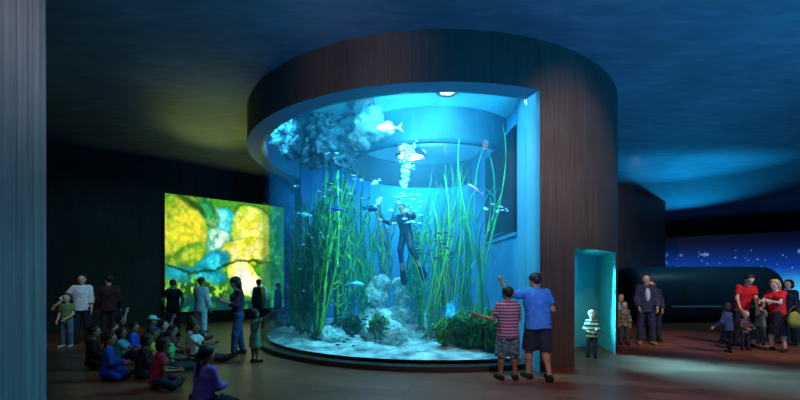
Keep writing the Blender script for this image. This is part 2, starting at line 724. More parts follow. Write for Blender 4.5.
        for (sh, el, wr) in arms:
            F.cap(neck - u * .012 * H + (sh - neck) * .25, sh - u * .006 * H, M(.03) + loose * .5, M(.031) + loose * .45)
            if slv == 'short':
                d = nz(el - sh)
                F.cap(sh, el, M(.031) + loose * .45 + .002 * H, M(.028) + loose * .6 + .002 * H, cuts=[(sh + d * UA * .62, d)])
            elif slv == 'long':
                F.cap(sh, el, M(.031) + loose * .5 + .002 * H, M(.025) + loose * .6)
                d = nz(wr - el)
                F.cap(el, wr, M(.026) + loose * .8, M(.019) + loose * .8, cuts=[(wr - d * .008 * H, d)])
            elif slv == 'rolled':
                F.cap(sh, el, M(.031) + loose * .5 + .002 * H, M(.025) + loose * .6)
                d = nz(wr - el)
                F.cap(el, wr, M(.026) + loose * .8, M(.021) + loose * .8, cuts=[(el + d * FA * .45, d)])
        sub(nm, F, mt, noise=(.0045 * H, 26 / H))
    if shoes:
        for hip, kn, an, fd in legs:
            F = Field(h)
            ft = an - np.array((0, 0, .022 * H))
            F.cap(an - np.array((0, 0, .006 * H)), ft, .026 * H, .03 * H)
            F.cap(ft - fd * .025 * H, ft + fd * .095 * H, .03 * H, .027 * H, flat=((0, 0, 1), .9))
            cut = [((0, 0, 0.0), (0, 0, -1))] if z0 == 0 else ()
            sub('shoe', F, cloth(shoes, .08), cuts=cut)
    # ---- hair
    hk, hcol = hair[0], hair[1]
    hm = hair_mat(tuple(hcol))
    F = Field(h)
    up = hc + hu * hh * .24 - hf * hh * .1
    # hairline: the front plane leans back over the face
    line = [(hc + hf * hh * .42 + hu * hh * .45, nz(hf * .86 - hu * .5))]
    low = hc - hu * hh * (.1 if hk in ('short', 'cap') else .35)
    if hk == 'crop':
        F.ell(up, HA, (hh * .8, hh * .93, hh * .84), cuts=line + [(hc + hu * hh * .05, -hu)])
    else:
        F.ell(up, HA, (hh * .87, hh * 1.0, hh * .93), cuts=line + [(low, -hu)])
    if hk in ('short', 'cap'):
        F.ell(hc - hf * hh * .45 - hu * hh * .05, HA, (hh * .6, hh * .5, hh * .55))
    if hk == 'bob':
        F.ell(hc - hf * hh * .35 - hu * hh * .3, HA, (hh * .88, hh * .72, hh * .85), cuts=[(hc + hf * hh * .2, hf)])
    if hk in ('long', 'longcap'):
        F.ell(hc - hf * hh * .42 - hu * hh * .3, HA, (hh * .85, hh * .66, hh * .9), cuts=[(hc + hf * hh * .15, hf)])
        F.cap(hc - hf * hh * .5 - hu * hh * .4, neck - f * .062 * H - u * .075 * H, hh * .74, hh * .5, flat=(f, .5))
    if hk == 'pony':
        F.ell(hc - hf * hh * .85 + hu * hh * .1, HA, (hh * .4, hh * .4, hh * .4))
        F.cap(hc - hf * hh * 1.0, neck - f * .085 * H - u * .07 * H, hh * .34, hh * .2, flat=(f, .7))
    if hk == 'bun':
        F.ell(hc - hf * hh * .8 + hu * hh * .75, HA, (hh * .42, hh * .42, hh * .4))
    sub('hair', F, hm, kk=.012, noise=(.0016 * H, 90 / H))
    if hk in ('cap', 'longcap'):
        F = Field(h)
        F.ell(up + hu * hh * .12, HA, (hh * .95, hh * 1.06, hh * .95), cuts=[(hc + hu * hh * .3, nz(-hu - hf * .05))])
        F.cap(hc + hf * hh * .7 + hu * hh * .42, hc + hf * hh * 1.35 + hu * hh * .32, hh * .6, hh * .5, flat=(hu, .12))
        sub('cap', F, cloth(hair[2], .08), kk=.006)
    if extra:
        extra(root, dict(H=H, h=h, P=P, u=u, s=s, f=f, hc=hc, hh=hh, neck=neck, chest=chest, waist=waist, arms=arms, legs=legs, HA=HA, sub=sub))
    J = dict(wr=[a[2] for a in arms], el=[a[1] for a in arms], P=P, chest=chest, u=u, f=f, s=s)
    return root, J


def world_pt(root, p):
    a = root.rotation_euler.z
    return (root.location.x + p[0] * math.cos(a) - p[1] * math.sin(a), root.location.y + p[0] * math.sin(a) + p[1] * math.cos(a), root.location.z + p[2])


T = lambda nm, c, slv, hem=.03, loose=.004: (nm, c if not isinstance(c, tuple) else cloth(c), slv, hem, loose)
def TR(c, *a): return ('trousers', cloth(c))
def SHO(c, ln=.95): return ('shorts', cloth(c), ln)
# ------------------------------------------------------------------ the hall
CX, CY = .776, 11.6                        # axis of the round tank
RG, RO = 4.53, 4.87                        # glass and outer wall radii
HC = 5.84                                  # ceiling height
GT = 4.955                                 # underside of the drum


def cp(R, deg):
    a = R_(deg)
    return (CX + R * math.sin(a), CY - R * math.cos(a))


def ceiling_mat():
    m, nt, b, N, L = nodes('brushed_concrete')
    tc = N.new('ShaderNodeTexCoord')
    mp = N.new('ShaderNodeMapping')
    mp.inputs['Rotation'].default_value = (0, 0, R_(-38))
    mp.inputs['Scale'].default_value = (.5, 2.2, 1)
    n1 = N.new('ShaderNodeTexNoise')
    n1.inputs['Scale'].default_value = 2.2
    n1.inputs['Detail'].default_value = 9
    n1.inputs['Roughness'].default_value = .7
    L.new(tc.outputs['Object'], mp.inputs['Vector'])
    L.new(mp.outputs['Vector'], n1.inputs['Vector'])
    n2 = N.new('ShaderNodeTexNoise')
    n2.inputs['Scale'].default_value = .45
    n2.inputs['Detail'].default_value = 5
    L.new(tc.outputs['Object'], n2.inputs['Vector'])
    ad = N.new('ShaderNodeMath')
    ad.operation = 'ADD'
    L.new(n1.outputs['Fac'], ad.inputs[0])
    L.new(n2.outputs['Fac'], ad.inputs[1])
    r = N.new('ShaderNodeValToRGB')
    r.color_ramp.elements[0].position = .7
    r.color_ramp.elements[1].position = 1.0
    r.color_ramp.elements[0].color = lin((98, 101, 104))
    r.color_ramp.elements[1].color = lin((124, 128, 132))
    hv = N.new('ShaderNodeMath')
    hv.operation = 'MULTIPLY'
    hv.inputs[1].default_value = .85
    L.new(ad.outputs[0], hv.inputs[0])
    L.new(hv.outputs[0], r.inputs['Fac'])
    L.new(r.outputs['Color'], b.inputs['Base Color'])
    b.inputs['Roughness'].default_value = .75
    bp = N.new('ShaderNodeBump')
    bp.inputs['Strength'].default_value = .3
    bp.inputs['Distance'].default_value = .04
    L.new(n1.outputs['Fac'], bp.inputs['Height'])
    L.new(bp.outputs['Normal'], b.inputs['Normal'])
    return m


def floor_mat():
    m, nt, b, N, L = nodes('dark_stained_floor')
    tc = N.new('ShaderNodeTexCoord')
    mp = N.new('ShaderNodeMapping')
    mp.inputs['Rotation'].default_value = (0, 0, R_(12))
    mp.inputs['Scale'].default_value = (.9, 3.2, 1)
    L.new(tc.outputs['Object'], mp.inputs['Vector'])
    n1 = N.new('ShaderNodeTexNoise')
    n1.inputs['Scale'].default_value = 1.6
    n1.inputs['Detail'].default_value = 8
    n1.inputs['Roughness'].default_value = .65
    L.new(mp.outputs['Vector'], n1.inputs['Vector'])
    br = N.new('ShaderNodeTexBrick')
    br.inputs['Scale'].default_value = 1.0
    br.inputs['Brick Width'].default_value = 2.2
    br.inputs['Row Height'].default_value = .32
    br.inputs['Mortar Size'].default_value = .006
    br.inputs['Color1'].default_value = lin((112, 62, 46))
    br.inputs['Color2'].default_value = lin((138, 84, 64))
    br.inputs['Mortar'].default_value = lin((54, 38, 32))
    mp2 = N.new('ShaderNodeMapping')
    mp2.inputs['Rotation'].default_value = (0, 0, R_(12))
    L.new(tc.outputs['Object'], mp2.inputs['Vector'])
    L.new(mp2.outputs['Vector'], br.inputs['Vector'])
    r = N.new('ShaderNodeValToRGB')
    r.color_ramp.elements[0].position = .3
    r.color_ramp.elements[1].position = .75
    r.color_ramp.elements[0].color = (.45, .45, .45, 1)
    r.color_ramp.elements[1].color = (1.25, 1.2, 1.15, 1)
    L.new(n1.outputs['Fac'], r.inputs['Fac'])
    mx = N.new('ShaderNodeMixRGB')
    mx.blend_type = 'MULTIPLY'
    mx.inputs[0].default_value = 1
    L.new(br.outputs['Color'], mx.inputs[1])
    L.new(r.outputs['Color'], mx.inputs[2])
    L.new(mx.outputs[0], b.inputs['Base Color'])
    rr = N.new('ShaderNodeMath')
    rr.operation = 'MULTIPLY_ADD'
    rr.inputs[1].default_value = .3
    rr.inputs[2].default_value = .28
    L.new(n1.outputs['Fac'], rr.inputs[0])
    L.new(rr.outputs[0], b.inputs['Roughness'])
    b.inputs['Specular IOR Level'].default_value = .35
    bp = N.new('ShaderNodeBump')
    bp.inputs['Strength'].default_value = .15
    bp.inputs['Distance'].default_value = .01
    L.new(n1.outputs['Fac'], bp.inputs['Height'])
    L.new(bp.outputs['Normal'], b.inputs['Normal'])
    return m


def struct(o):
    o['kind'] = 'structure'
    return o


def wall_between(name, a, b, z0, z1, th, mat):
    """upright slab from a to b, its thickness going away from the camera side"""
    mb = MB()
    d = Vector((b[0] - a[0], b[1] - a[1], 0)).normalized()
    n = Vector((-d.y, d.x, 0))
    q = [Vector((*a, 0)), Vector((*b, 0)), Vector((*b, 0)) + n * th, Vector((*a, 0)) + n * th]
    vs = [(p.x, p.y, z) for z in (z0, z1) for p in q]
    mb.add(vs, [(3, 2, 1, 0), (4, 5, 6, 7), (0, 1, 5, 4), (1, 2, 6, 5), (2, 3, 7, 6), (3, 0, 4, 7)])
    return struct(mb.build(name, mat))


M_FLOOR = floor_mat()
M_CEIL = ceiling_mat()
M_BRONZE = grain('brown_timber_cladding', (60, 49, 41), (102, 84, 70), .5, (16, 16, .3), 2.6, bump=.2, spec=.3)
M_DARKWALL = grain('dark_brown_wall', (44, 34, 34), (78, 62, 60), .6, (3, 3, .6), 1.4, bump=.15)
M_PIER = grain('board_marked_concrete', (104, 108, 112), (176, 180, 182), .7, (10, 10, .12), 2.2, bump=.4)

mb = MB()
mb.box((4, 14, -.1), (56, 40, .2))
struct(mb.build('floor', M_FLOOR))
mb = MB()
mb.box((4, 14, HC + .1), (56, 40, .2))
struct(mb.build('ceiling', M_CEIL))

# back left wall: the picture wall runs away to the right behind the tank
WA, WB = (-13.6, 9.65), (4.2, 25.1)
WD = Vector((WB[0] - WA[0], WB[1] - WA[1], 0)).normalized()
WN = Vector((WD.y, -WD.x, 0))              # faces the hall
wall_between('wall_back_left', WA, WB, 0, HC, .3, M_DARKWALL)
# left pier close to the camera
mb = MB()
n = 10
vs, pts = [], []
for k in range(n + 1):                     # slightly rounded far corner
    a = PI / 2 * k / n
    pts.append((-3.98 + .08 * math.cos(a), 4.38 + .08 * math.sin(a)))
pts = [(-6.4, .6), (-3.9, .6)] + pts + [(-6.4, 4.46)]
k = len(pts)
vs = [(x, y, z) for z in (0, HC) for x, y in pts]
mb.add(vs, [tuple(range(k - 1, -1, -1)), tuple(range(k, 2 * k))] + [(i, (i + 1) % k, k + (i + 1) % k, k + i) for i in range(k)])
struct(mb.build('wall_left', M_PIER))
# dark brown wall beyond the tank on the right, ending in a free corner
wall_between('wall_right', (9.4, 17.4), (14.6, 22.0), 0, HC, 1.2, M_BRONZE)
# far right wall carrying the blue screen
FA_, FB_ = (17.5, 31.2), (28.5, 22.8)
wall_between('wall_back_right', FA_, FB_, 0, HC, .3, plain('near_black_wall', (22, 24, 34), .8, .1, 2))
wall_between('wall_far', (4.2, 25.0), (17.6, 31.3), 0, HC, .3, M_DARKWALL)

# ------------------------------------------------------------------ the tank
tank = empty('aquarium_tank', (CX, CY, 0))
tag(tank, 'huge round glass aquarium tank rising to the ceiling under a dark brown drum', 'aquarium')


def tpart(o, lab=None):
    o.parent = tank
    o.location = (-CX, -CY, 0)
    if lab:
        o['label'] = lab
    return o


A = cp(RO, 20.2)
Bp = (2.71, 9.2)
Cp_ = (2.58, 12.2)
arc = lambda R, a, b, n: [cp(R, a + (b - a) * i / n) for i in range(n + 1)]
D1, D2 = cp(RO, 30.2), cp(RO, 53.2)
E1, E2 = (3.32, 9.0), (4.95, 10.0)
outline = [(p, 0) for p in arc(RO, 20.2, 30.2, 6)]
outline += [(E1, 2), (E2, 2), (D2, 2)]
outline += [(p, 0) for p in arc(RO, 53.2, 247, 60)[1:]]
outline += [(p, 1) for p in arc(4.42, 247, 163, 30)]
outline += [(Cp_, 1), (Bp, 1)]
M_BLUEWALL = plain('blue_painted_inner_wall', (52, 128, 176), .7, .14, 1.2, bump=.1)
M_REVEAL = plain('pale_blue_reveal', (86, 138, 166), .6, .06, 1.5)
M_TEAL = plain('teal_passage_wall', (84, 178, 178), .7, .1, 1.3)
mb = MB()
k = len(outline)
pts = [p for p, _ in outline]
for i in range(k):
    a, b = pts[i], pts[(i + 1) % k]
    mi = outline[(i + 1) % k][1]
    if i == k - 1:
        mi = 3
    mb.add([(a[0], a[1], 0), (b[0], b[1], 0), (b[0], b[1], HC - .002), (a[0], a[1], HC - .002)], [(0, 1, 2, 3)], mi)
tpart(mb.build('side_pier', [M_BRONZE, M_BLUEWALL, M_TEAL, M_REVEAL]), 'brown timber-clad pier closing the right side of the tank')
# wall over the doorway
mb = MB()
ar = arc(RO, 30.2, 53.2, 12)
loop = ar + [E2, E1]
k = len(loop)
mb.add([(x, y, 2.2) for x, y in loop], [tuple(range(k - 1, -1, -1))], 1)
for i in range(len(ar) - 1):
    a, b = ar[i], ar[i + 1]
    mb.add([(a[0], a[1], 2.2), (b[0], b[1], 2.2), (b[0], b[1], HC - .002), (a[0], a[1], HC - .002)], [(0, 1, 2, 3)], 0)
tpart(mb.build('door_lintel', [M_BRONZE, M_TEAL]), 'brown wall above the teal doorway')

# drum: ring of brown cladding above the glass
mb = MB()
a0, a1, ns = -113, 20.2, 80
for i in range(ns):
    p, q = a0 + (a1 - a0) * i / ns, a0 + (a1 - a0) * (i + 1) / ns
    o0, o1, g0, g1 = cp(RO, p), cp(RO, q), cp(RG - .07, p), cp(RG - .07, q)
    mb.add([(*o0, GT), (*o1, GT), (*o1, HC - .002), (*o0, HC - .002)], [(0, 1, 2, 3)], 0)
    mb.add([(*g0, GT), (*o0, GT), (*o1, GT), (*g1, GT)], [(0, 3, 2, 1)], 1)
    mb.add([(*g1, GT), (*g0, GT), (*g0, HC - .002), (*g1, HC - .002)], [(0, 1, 2, 3)], 2)
tpart(mb.build('drum', [M_BRONZE, plain('grey_blue_soffit', (92, 120, 140), .6, .08, 3), M_REVEAL]), 'broad dark brown ring above the glass')


def curved_slab(R0, R1, z0, z1, a0, a1, ns, name, mat, smooth=True):
    mb = MB()
    vs = []
    for i in range(ns + 1):
        p = a0 + (a1 - a0) * i / ns
        o, g = cp(R1, p), cp(R0, p)
        vs += [(*o, z0), (*o, z1), (*g, z1), (*g, z0)]
    fs = []
    for i in range(ns):
        b = i * 4
        for j in range(4):
            j2 = (j + 1) % 4
            fs.append((b + j, b + 4 + j, b + 4 + j2, b + j2))
    fs += [(0, 1, 2, 3), (ns * 4 + 3, ns * 4 + 2, ns * 4 + 1, ns * 4)]
    mb.add(vs, fs)
    return tpart(mb.build(name, mat))


GLASS = glass_mat('aquarium_glass', (.95, .98, .985, 1), .025)
gl = curved_slab(RG - .05, RG, .1, GT - .003, -112.7, 20.0, 96, 'glass_wall', GLASS)
gl['label'] = 'tall curved clear glass wall'
pl_ = curved_slab(RG - .12, RG + .1, 0.002, .098, -112.8, 20.1, 96, 'plinth', plain('dark_plinth', (50, 44, 44), .45, .1, 5))
pl_['label'] = 'low dark plinth under the glass'
# overhead deck of the tank
mb = MB()
inner = arc(RG - .1, -112.5, 20, 60) + [Bp, Cp_] + arc(4.4, 163.2, 246.8, 24)
k = len(inner)
mb.add([(x, y, 5.66) for x, y in inner] + [(x, y, 5.8) for x, y in inner],
       [tuple(range(k - 1, -1, -1)), tuple(range(k, 2 * k))] + [(i, (i + 1) % k, k + (i + 1) % k, k + i) for i in range(k)])
tpart(mb.build('overhead_deck', plain('pale_turquoise_deck', (140, 214, 226), .6, .1, 1.4)))
# hanging ring with the lit well inside it
mb = MB()
RX, RY = .9, 11.75
prof = [(2.28, 4.84), (2.42, 4.84), (2.45, 4.9), (2.45, 5.655), (2.3, 5.655), (2.28, 4.84)]
mb.lathe((RX, RY, 0), prof, 72)
ring = tpart(mb.build('hanging_ring', plain('deep_blue_ring', (34, 66, 88), .6, .25, 2.5), smooth=False), 'dark blue ring hanging under the overhead deck')
for p in ring.data.polygons:
    p.use_smooth = False


def lamp_fixture(x, y, z, r, e, lab):
    mb = MB()
    mb.lathe((x, y, z), [(.02, .16), (r * 1.05, .16), (r * 1.12, .08), (r * 1.12, 0), (r * .98, -.02), (r * .9, .04), (.02, .05)], 28)
    h = tpart(mb.build('lamp', plain('lamp_housing', (40, 66, 80), .4, .1, 6), smooth=True), lab)
    mb = MB()
    mb.lathe((x, y, z), [(.005, -.01), (r * .45, -.005), (r * .75, .02), (r * .88, .045)], 28)
    o = mb.build('lamp_lens', emit('lamp_light_%d' % int(x * 100), (214, 248, 255), e), None, True)
    o.parent = h
    return h


lamp_fixture(.93, 7.85, 5.3, .2, 60, 'bright white underwater lamp near the front of the tank top')
lamp_fixture(.32, 11.8, 5.2, .42, 32, 'large bright round lamp inside the hanging ring')
# dark viewing window in the right inner wall
mb = MB()
p, q = Vector((*Bp, 0)), Vector((*Cp_, 0))
n_ = Vector((-(q - p).y, (q - p).x, 0)).normalized()
if n_.x > 0:
    n_ = -n_


def on_side(t, z, d):
    v = p.lerp(q, t) + n_ * d
    return (v.x, v.y, z)


t0, t1 = .02, .97
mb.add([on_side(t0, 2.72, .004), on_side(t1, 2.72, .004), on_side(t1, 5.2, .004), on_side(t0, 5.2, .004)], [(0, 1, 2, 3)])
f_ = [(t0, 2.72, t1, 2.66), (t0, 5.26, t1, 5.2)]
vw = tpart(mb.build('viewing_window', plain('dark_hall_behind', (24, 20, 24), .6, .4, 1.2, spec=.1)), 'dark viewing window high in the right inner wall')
for (za, zb) in ((2.64, 2.72), (5.2, 5.28)):
    mb = MB()
    vs = [on_side(t, z, d) for d in (.002, .05) for t, z in ((t0, za), (t1, za), (t1, zb), (t0, zb))]
    mb.add(vs, [(0, 1, 2, 3), (7, 6, 5, 4), (0, 4, 5, 1), (1, 5, 6, 2), (2, 6, 7, 3), (3, 7, 4, 0)])
    fr = mb.build('window_rail', M_BLUEWALL)
    fr.parent = vw
# sand bed
nr, na = 26, 72
V = []
inn2 = [Vector((*v, 0)) for v in arc(RG - .14, -112, 19.6, 50) + [(2.62, 9.2), (2.5, 12.15)] + arc(4.34, 163.6, 246.4, 22)]
cc = Vector((.3, 11.2, 0))
k = len(inn2)
rows = 24
Vs = []
for j in range(rows + 1):
    t = j / rows
    for v in inn2:
        w = cc.lerp(v, t)
        z = .2 + .1 * math.sin(w.x * 1.3 + 1) * math.sin(w.y * 1.1) + .05 * math.sin(w.x * 4.1 + w.y * 2.7) + .03 * math.sin(w.x * 9 - w.y * 7)
        z = .17 + (z - .17) * (1 - t ** 6) + .25 * max(0, (w.y - 10) / 6) * (1 - t ** 6)
        Vs.append((w.x, w.y, z))
Fs = []
for j in range(rows):
    for i in range(k):
        i2 = (i + 1) % k
        Fs.append((j * k + i, (j + 1) * k + i, (j + 1) * k + i2, j * k + i2))


def pebble_mat():
    m, nt, b, N, L = nodes('pale_pebble_sand')
    tc = N.new('ShaderNodeTexCoord')
    vo = N.new('ShaderNodeTexVoronoi')
    vo.inputs['Scale'].default_value = 7
    L.new(tc.outputs['Object'], vo.inputs['Vector'])
    ns = N.new('ShaderNodeTexNoise')
    ns.inputs['Scale'].default_value = 2.5
    ns.inputs['Detail'].default_value = 6
    L.new(tc.outputs['Object'], ns.inputs['Vector'])
    r = N.new('ShaderNodeValToRGB')
    r.color_ramp.elements[0].position = .32
    r.color_ramp.elements[0].color = lin((66, 104, 120))
    r.color_ramp.elements[1].position = .62
    r.color_ramp.elements[1].color = lin((206, 222, 220))
    L.new(ns.outputs['Fac'], r.inputs['Fac'])
    mx = N.new('ShaderNodeMixRGB')
    mx.blend_type = 'MULTIPLY'
    mx.inputs[0].default_value = .6
    L.new(r.outputs['Color'], mx.inputs[1])
    cr = N.new('ShaderNodeValToRGB')
    cr.color_ramp.elements[0].color = (1, 1, 1, 1)
    cr.color_ramp.elements[1].color = (.35, .4, .42, 1)
    L.new(vo.outputs['Distance'], cr.inputs['Fac'])
    L.new(cr.outputs['Color'], mx.inputs[2])
    L.new(mx.outputs[0], b.inputs['Base Color'])
    b.inputs['Roughness'].default_value = .8
    bp = N.new('ShaderNodeBump')
    bp.inputs['Strength'].default_value = .8
    bp.inputs['Distance'].default_value = .06
    L.new(vo.outputs['Distance'], bp.inputs['Height'])
    L.new(bp.outputs['Normal'], b.inputs['Normal'])
    return m


tpart(link('sand_bed', mesh_np('sand_bed', Vs, Fs), pebble_mat(), None, True), 'pale pebbly sand bed')

# water
mb = MB()
wt = arc(RG - .2, -111.5, 19.2, 60) + [(2.6, 9.3), (2.46, 12.1)] + arc(4.3, 164.5, 245.6, 24)
k = len(wt)
mb.add([(x, y, .012) for x, y in wt] + [(x, y, 5.79) for x, y in wt],
       [tuple(range(k - 1, -1, -1)), tuple(range(k, 2 * k))] + [(i, (i + 1) % k, k + (i + 1) % k, k + i) for i in range(k)])
mw = bpy.data.materials.new('blue_water')
mw.use_nodes = True
N, L = mw.node_tree.nodes, mw.node_tree.links
N.remove(N['Principled BSDF'])
sc_ = N.new('ShaderNodeVolumeScatter')
sc_.inputs['Color'].default_value = (.12, .6, .95, 1)
sc_.inputs['Density'].default_value = WATER_D
sc_.inputs['Anisotropy'].default_value = .2
ab_ = N.new('ShaderNodeVolumeAbsorption')
ab_.inputs['Color'].default_value = (.25, .8, 1, 1)
ab_.inputs['Density'].default_value = WATER_A
ad_ = N.new('ShaderNodeAddShader')
L.new(sc_.outputs[0], ad_.inputs[0])
L.new(ab_.outputs[0], ad_.inputs[1])
L.new(ad_.outputs[0], N['Material Output'].inputs['Volume'])
tpart(mb.build('water', mw), 'clear blue water filling the tank')

from mathutils.bvhtree import BVHTree
SAND = BVHTree.FromPolygons(Vs, Fs)
# ------------------------------------------------------------------ living things in the tank
def sand_z(x, y):
    hit = SAND.ray_cast(Vector((x, y, 3)), Vector((0, 0, -1)))
    return hit[0].z if hit[0] else .2


FROND = {}


def frond_mat(i):
    c = [(58, 176, 118), (84, 208, 104), (48, 150, 118), (128, 216, 90), (54, 168, 146)][i % 5]
    if i % 5 not in FROND:
        FROND[i % 5] = grain('kelp_green_%d' % (i % 5), tuple(int(v * .72) for v in c), c, .45, (8, 8, 1), 2, bump=.2)
    return FROND[i % 5]


def ribbon(mb, base, top, sway, w, seed, droop=0.0, n=22, th=.012):
    """one long wavy blade"""
    r = random.Random(seed)
    ph, ph2 = r.uniform(0, 6.3), r.uniform(0, 6.3)
    az = r.uniform(0, PI)
    wd = Vector((math.cos(az), math.sin(az) * .5, 0)).normalized()
    base, top = Vector(base), Vector(top)
    vs = []
    for i in range(n + 1):
        t = i / n
        p = base.lerp(top, t)
        a = sway * (.15 + t)
        p += Vector((math.sin(t * 4.2 + ph) * a, math.sin(t * 3.4 + ph2) * a * .7, 0))
        p += Vector((0, 0, -droop * max(0, t - .75) ** 2 * 8)) + Vector((droop * max(0, t - .7) * 1.6 * math.cos(ph), 0, 0))
        ww = w * (math.sin(PI * min(1, .12 + t * .88)) ** .55 + .08) * (1 + .22 * math.sin(t * 30 + ph))
        tw = wd + Vector((.5 * math.sin(t * 5 + ph), .5 * math.cos(t * 4 + ph2), 0))
        tw.normalize()
        nn = tw.cross(Vector((0, 0, 1)))
        ed = .03 * w / .1 * math.sin(t * 46 + ph2) * nn * .5
        vs += [p - tw * ww * .5 + ed, p - nn * th * .5, p + tw * ww * .5 - ed, p + nn * th * .5]
    fs = []
    for i in range(n):
        b = i * 4
        for j in range(4):
            j2 = (j + 1) % 4
            fs.append((b + j, b + j2, b + 4 + j2, b + 4 + j))
    fs += [(3, 2, 1, 0), (n * 4, n * 4 + 1, n * 4 + 2, n * 4 + 3)]
    mb.add(vs, fs)


M_HOLD = plain('kelp_holdfast', (70, 74, 40), .8, .2, 12, bump=.4)
KN = [0]


def kelp(px, y, top_py, nf, spread, w, label, lean=(0, 0), sway=.16, mat=0, dp=.0, group='tall kelp in the tank', leaflets=0):
    KN[0] += 1
    sd = KN[0] * 101
    r = random.Random(sd)
    x = (px - 400) / FPX * y
    zb = sand_z(x, y) + .09
    root = empty('kelp_plant', (x, y, zb))
    tag(root, label, 'kelp', group)
    zt = min(5.2 if top_py < 100 else 4.62, CAMZ + (HOR - top_py) / FPX * y) - .2
    hb = MB()
    for i in range(6):
        a = i * PI / 3 + r.uniform(-.3, .3)
        hb.tube([(0, 0, .16), (math.cos(a) * .08, math.sin(a) * .08, .05), (math.cos(a) * .17, math.sin(a) * .17, -.02)], [.035, .028, .012], 6)
    hb.build('holdfast', M_HOLD, root, True)
    for i in range(nf):
        m = MB()
        a = r.uniform(0, 2 * PI)
        q = spread * math.sqrt(r.uniform(.02, 1))
        h = zt * r.uniform(.55, 1.0)
        ribbon(m, (math.cos(a) * .06, math.sin(a) * .06, .08), (math.cos(a) * q + lean[0] * h / zt, math.sin(a) * q * .7 + lean[1] * h / zt, h), sway * r.uniform(.6, 1.7), w * r.uniform(.65, 1.25), sd + i, dp)
        for j in range(leaflets):
            t = .18 + .8 * (j + r.uniform(-.3, .3)) / leaflets
            c = m.v[4 * int(t * 22) + 1]
            g = r.uniform(0, 2 * PI)
            ln_ = r.uniform(.22, .5)
            ribbon(m, c, Vector(c) + Vector((math.cos(g) * ln_ * .6, math.sin(g) * ln_ * .4, ln_ * r.uniform(-.7, .8))), .05, w * r.uniform(.5, .9), sd * 7 + i * 31 + j, 0, 7, .008)
        m.build('frond', frond_mat(mat + (i % 2)), root, True)
    return root


kl = [
    # px, y, top row, fronds, spread, width, lean, sway, mat, label
    (294, 12.6, 165, 9, .35, .06, (.25, 0), .2, 4, 'thin pale kelp at the far left, behind the slanting plants'),
    (292, 11.2, 172, 14, .42, .07, (.85, 0), .15, 0, 'slanting kelp at the left of the tank, leaning right over the sand'),
    (300, 10.2, 150, 18, .45, .085, (.9, .1), .13, 2, 'dense dark green kelp leaning right at the left of the tank'),
    (312, 11.6, 150, 16, .45, .08, (.75, 0), .13, 0, 'middle one of the leaning kelp plants, behind the dense dark one'),
    (318, 9.3, 158, 16, .38, .075, (.5, 0), .12, 2, 'tall kelp with teal blades below the hanging rock'),
    (306, 9.6, 166, 14, .4, .07, (.8, .2), .13, 4, 'teal kelp leaning right in front of the dense dark one'),
    (336, 11.0, 152, 14, .45, .08, (.5, 0), .13, 2, 'dim leaning kelp just left of the bright green column'),
    (342, 10.4, 150, 16, .32, .09, (.06, 0), .11, 3, 'bright green kelp column straight below the hanging rock'),
    (352, 12.6, 148, 14, .45, .075, (.1, 0), .17, 4, 'far kelp seen behind the bright green column'),
    (366, 11.4, 176, 14, .42, .09, (-.1, 0), .14, 0, 'kelp to the left of the diver'),
    (383, 12.9, 185, 14, .45, .09, (.1, 0), .2, 2, 'dim kelp just behind the diver'),
    (416, 12.6, 180, 12, .5, .08, (.1, 0), .2, 4, 'dim far kelp between the diver and the wavy kelp'),
    (421, 10.8, 178, 13, .45, .08, (.0, 0), .18, 0, 'kelp to the right of the diver with thick wavy blades'),
    (428, 9.4, 148, 12, .48, .05, (.12, 0), .2, 3, 'light green kelp with thin curling blades right of the bubbles'),
    (441, 11.6, 140, 14, .5, .06, (.15, 0), .2, 1, 'kelp under the right half of the hanging ring'),
    (453, 9.9, 128, 14, .5, .045, (.12, 0), .18, 3, 'grass-like kelp reaching above the lower edge of the ring'),
    (465, 11.0, 140, 13, .4, .06, (.1, 0), .16, 0, 'kelp in front of the dark viewing window'),
    (476, 9.2, 96, 7, .34, .045, (.14, 0), .2, 1, 'tallest thin kelp at the right, its tip near the tank top'),
    (436, 10.4, 150, 12, .5, .05, (.2, 0), .2, 4, 'teal kelp with fine blades between the two light green ones'),
    (486, 9.6, 140, 6, .26, .045, (.1, 0), .22, 3, 'sparse kelp nearest the pale right end of the tank'),
]
for (px, y, tp, nf, sp, w, ln, sw, mt, lab) in kl:
    kelp(px, y, tp, nf, sp, w, lab, ln, sw * 1.25, mt, .25 if px > 425 else .1, leaflets=9 if px < 425 else 3)

# low green bushes near the glass
M_BUSH = [grain('bush_green_%d' % i, tuple(int(v * .6) for v in c), c, .5, (6, 6, 2), 3) for i, c in enumerate([(60, 150, 60), (84, 168, 58), (44, 130, 72)])]


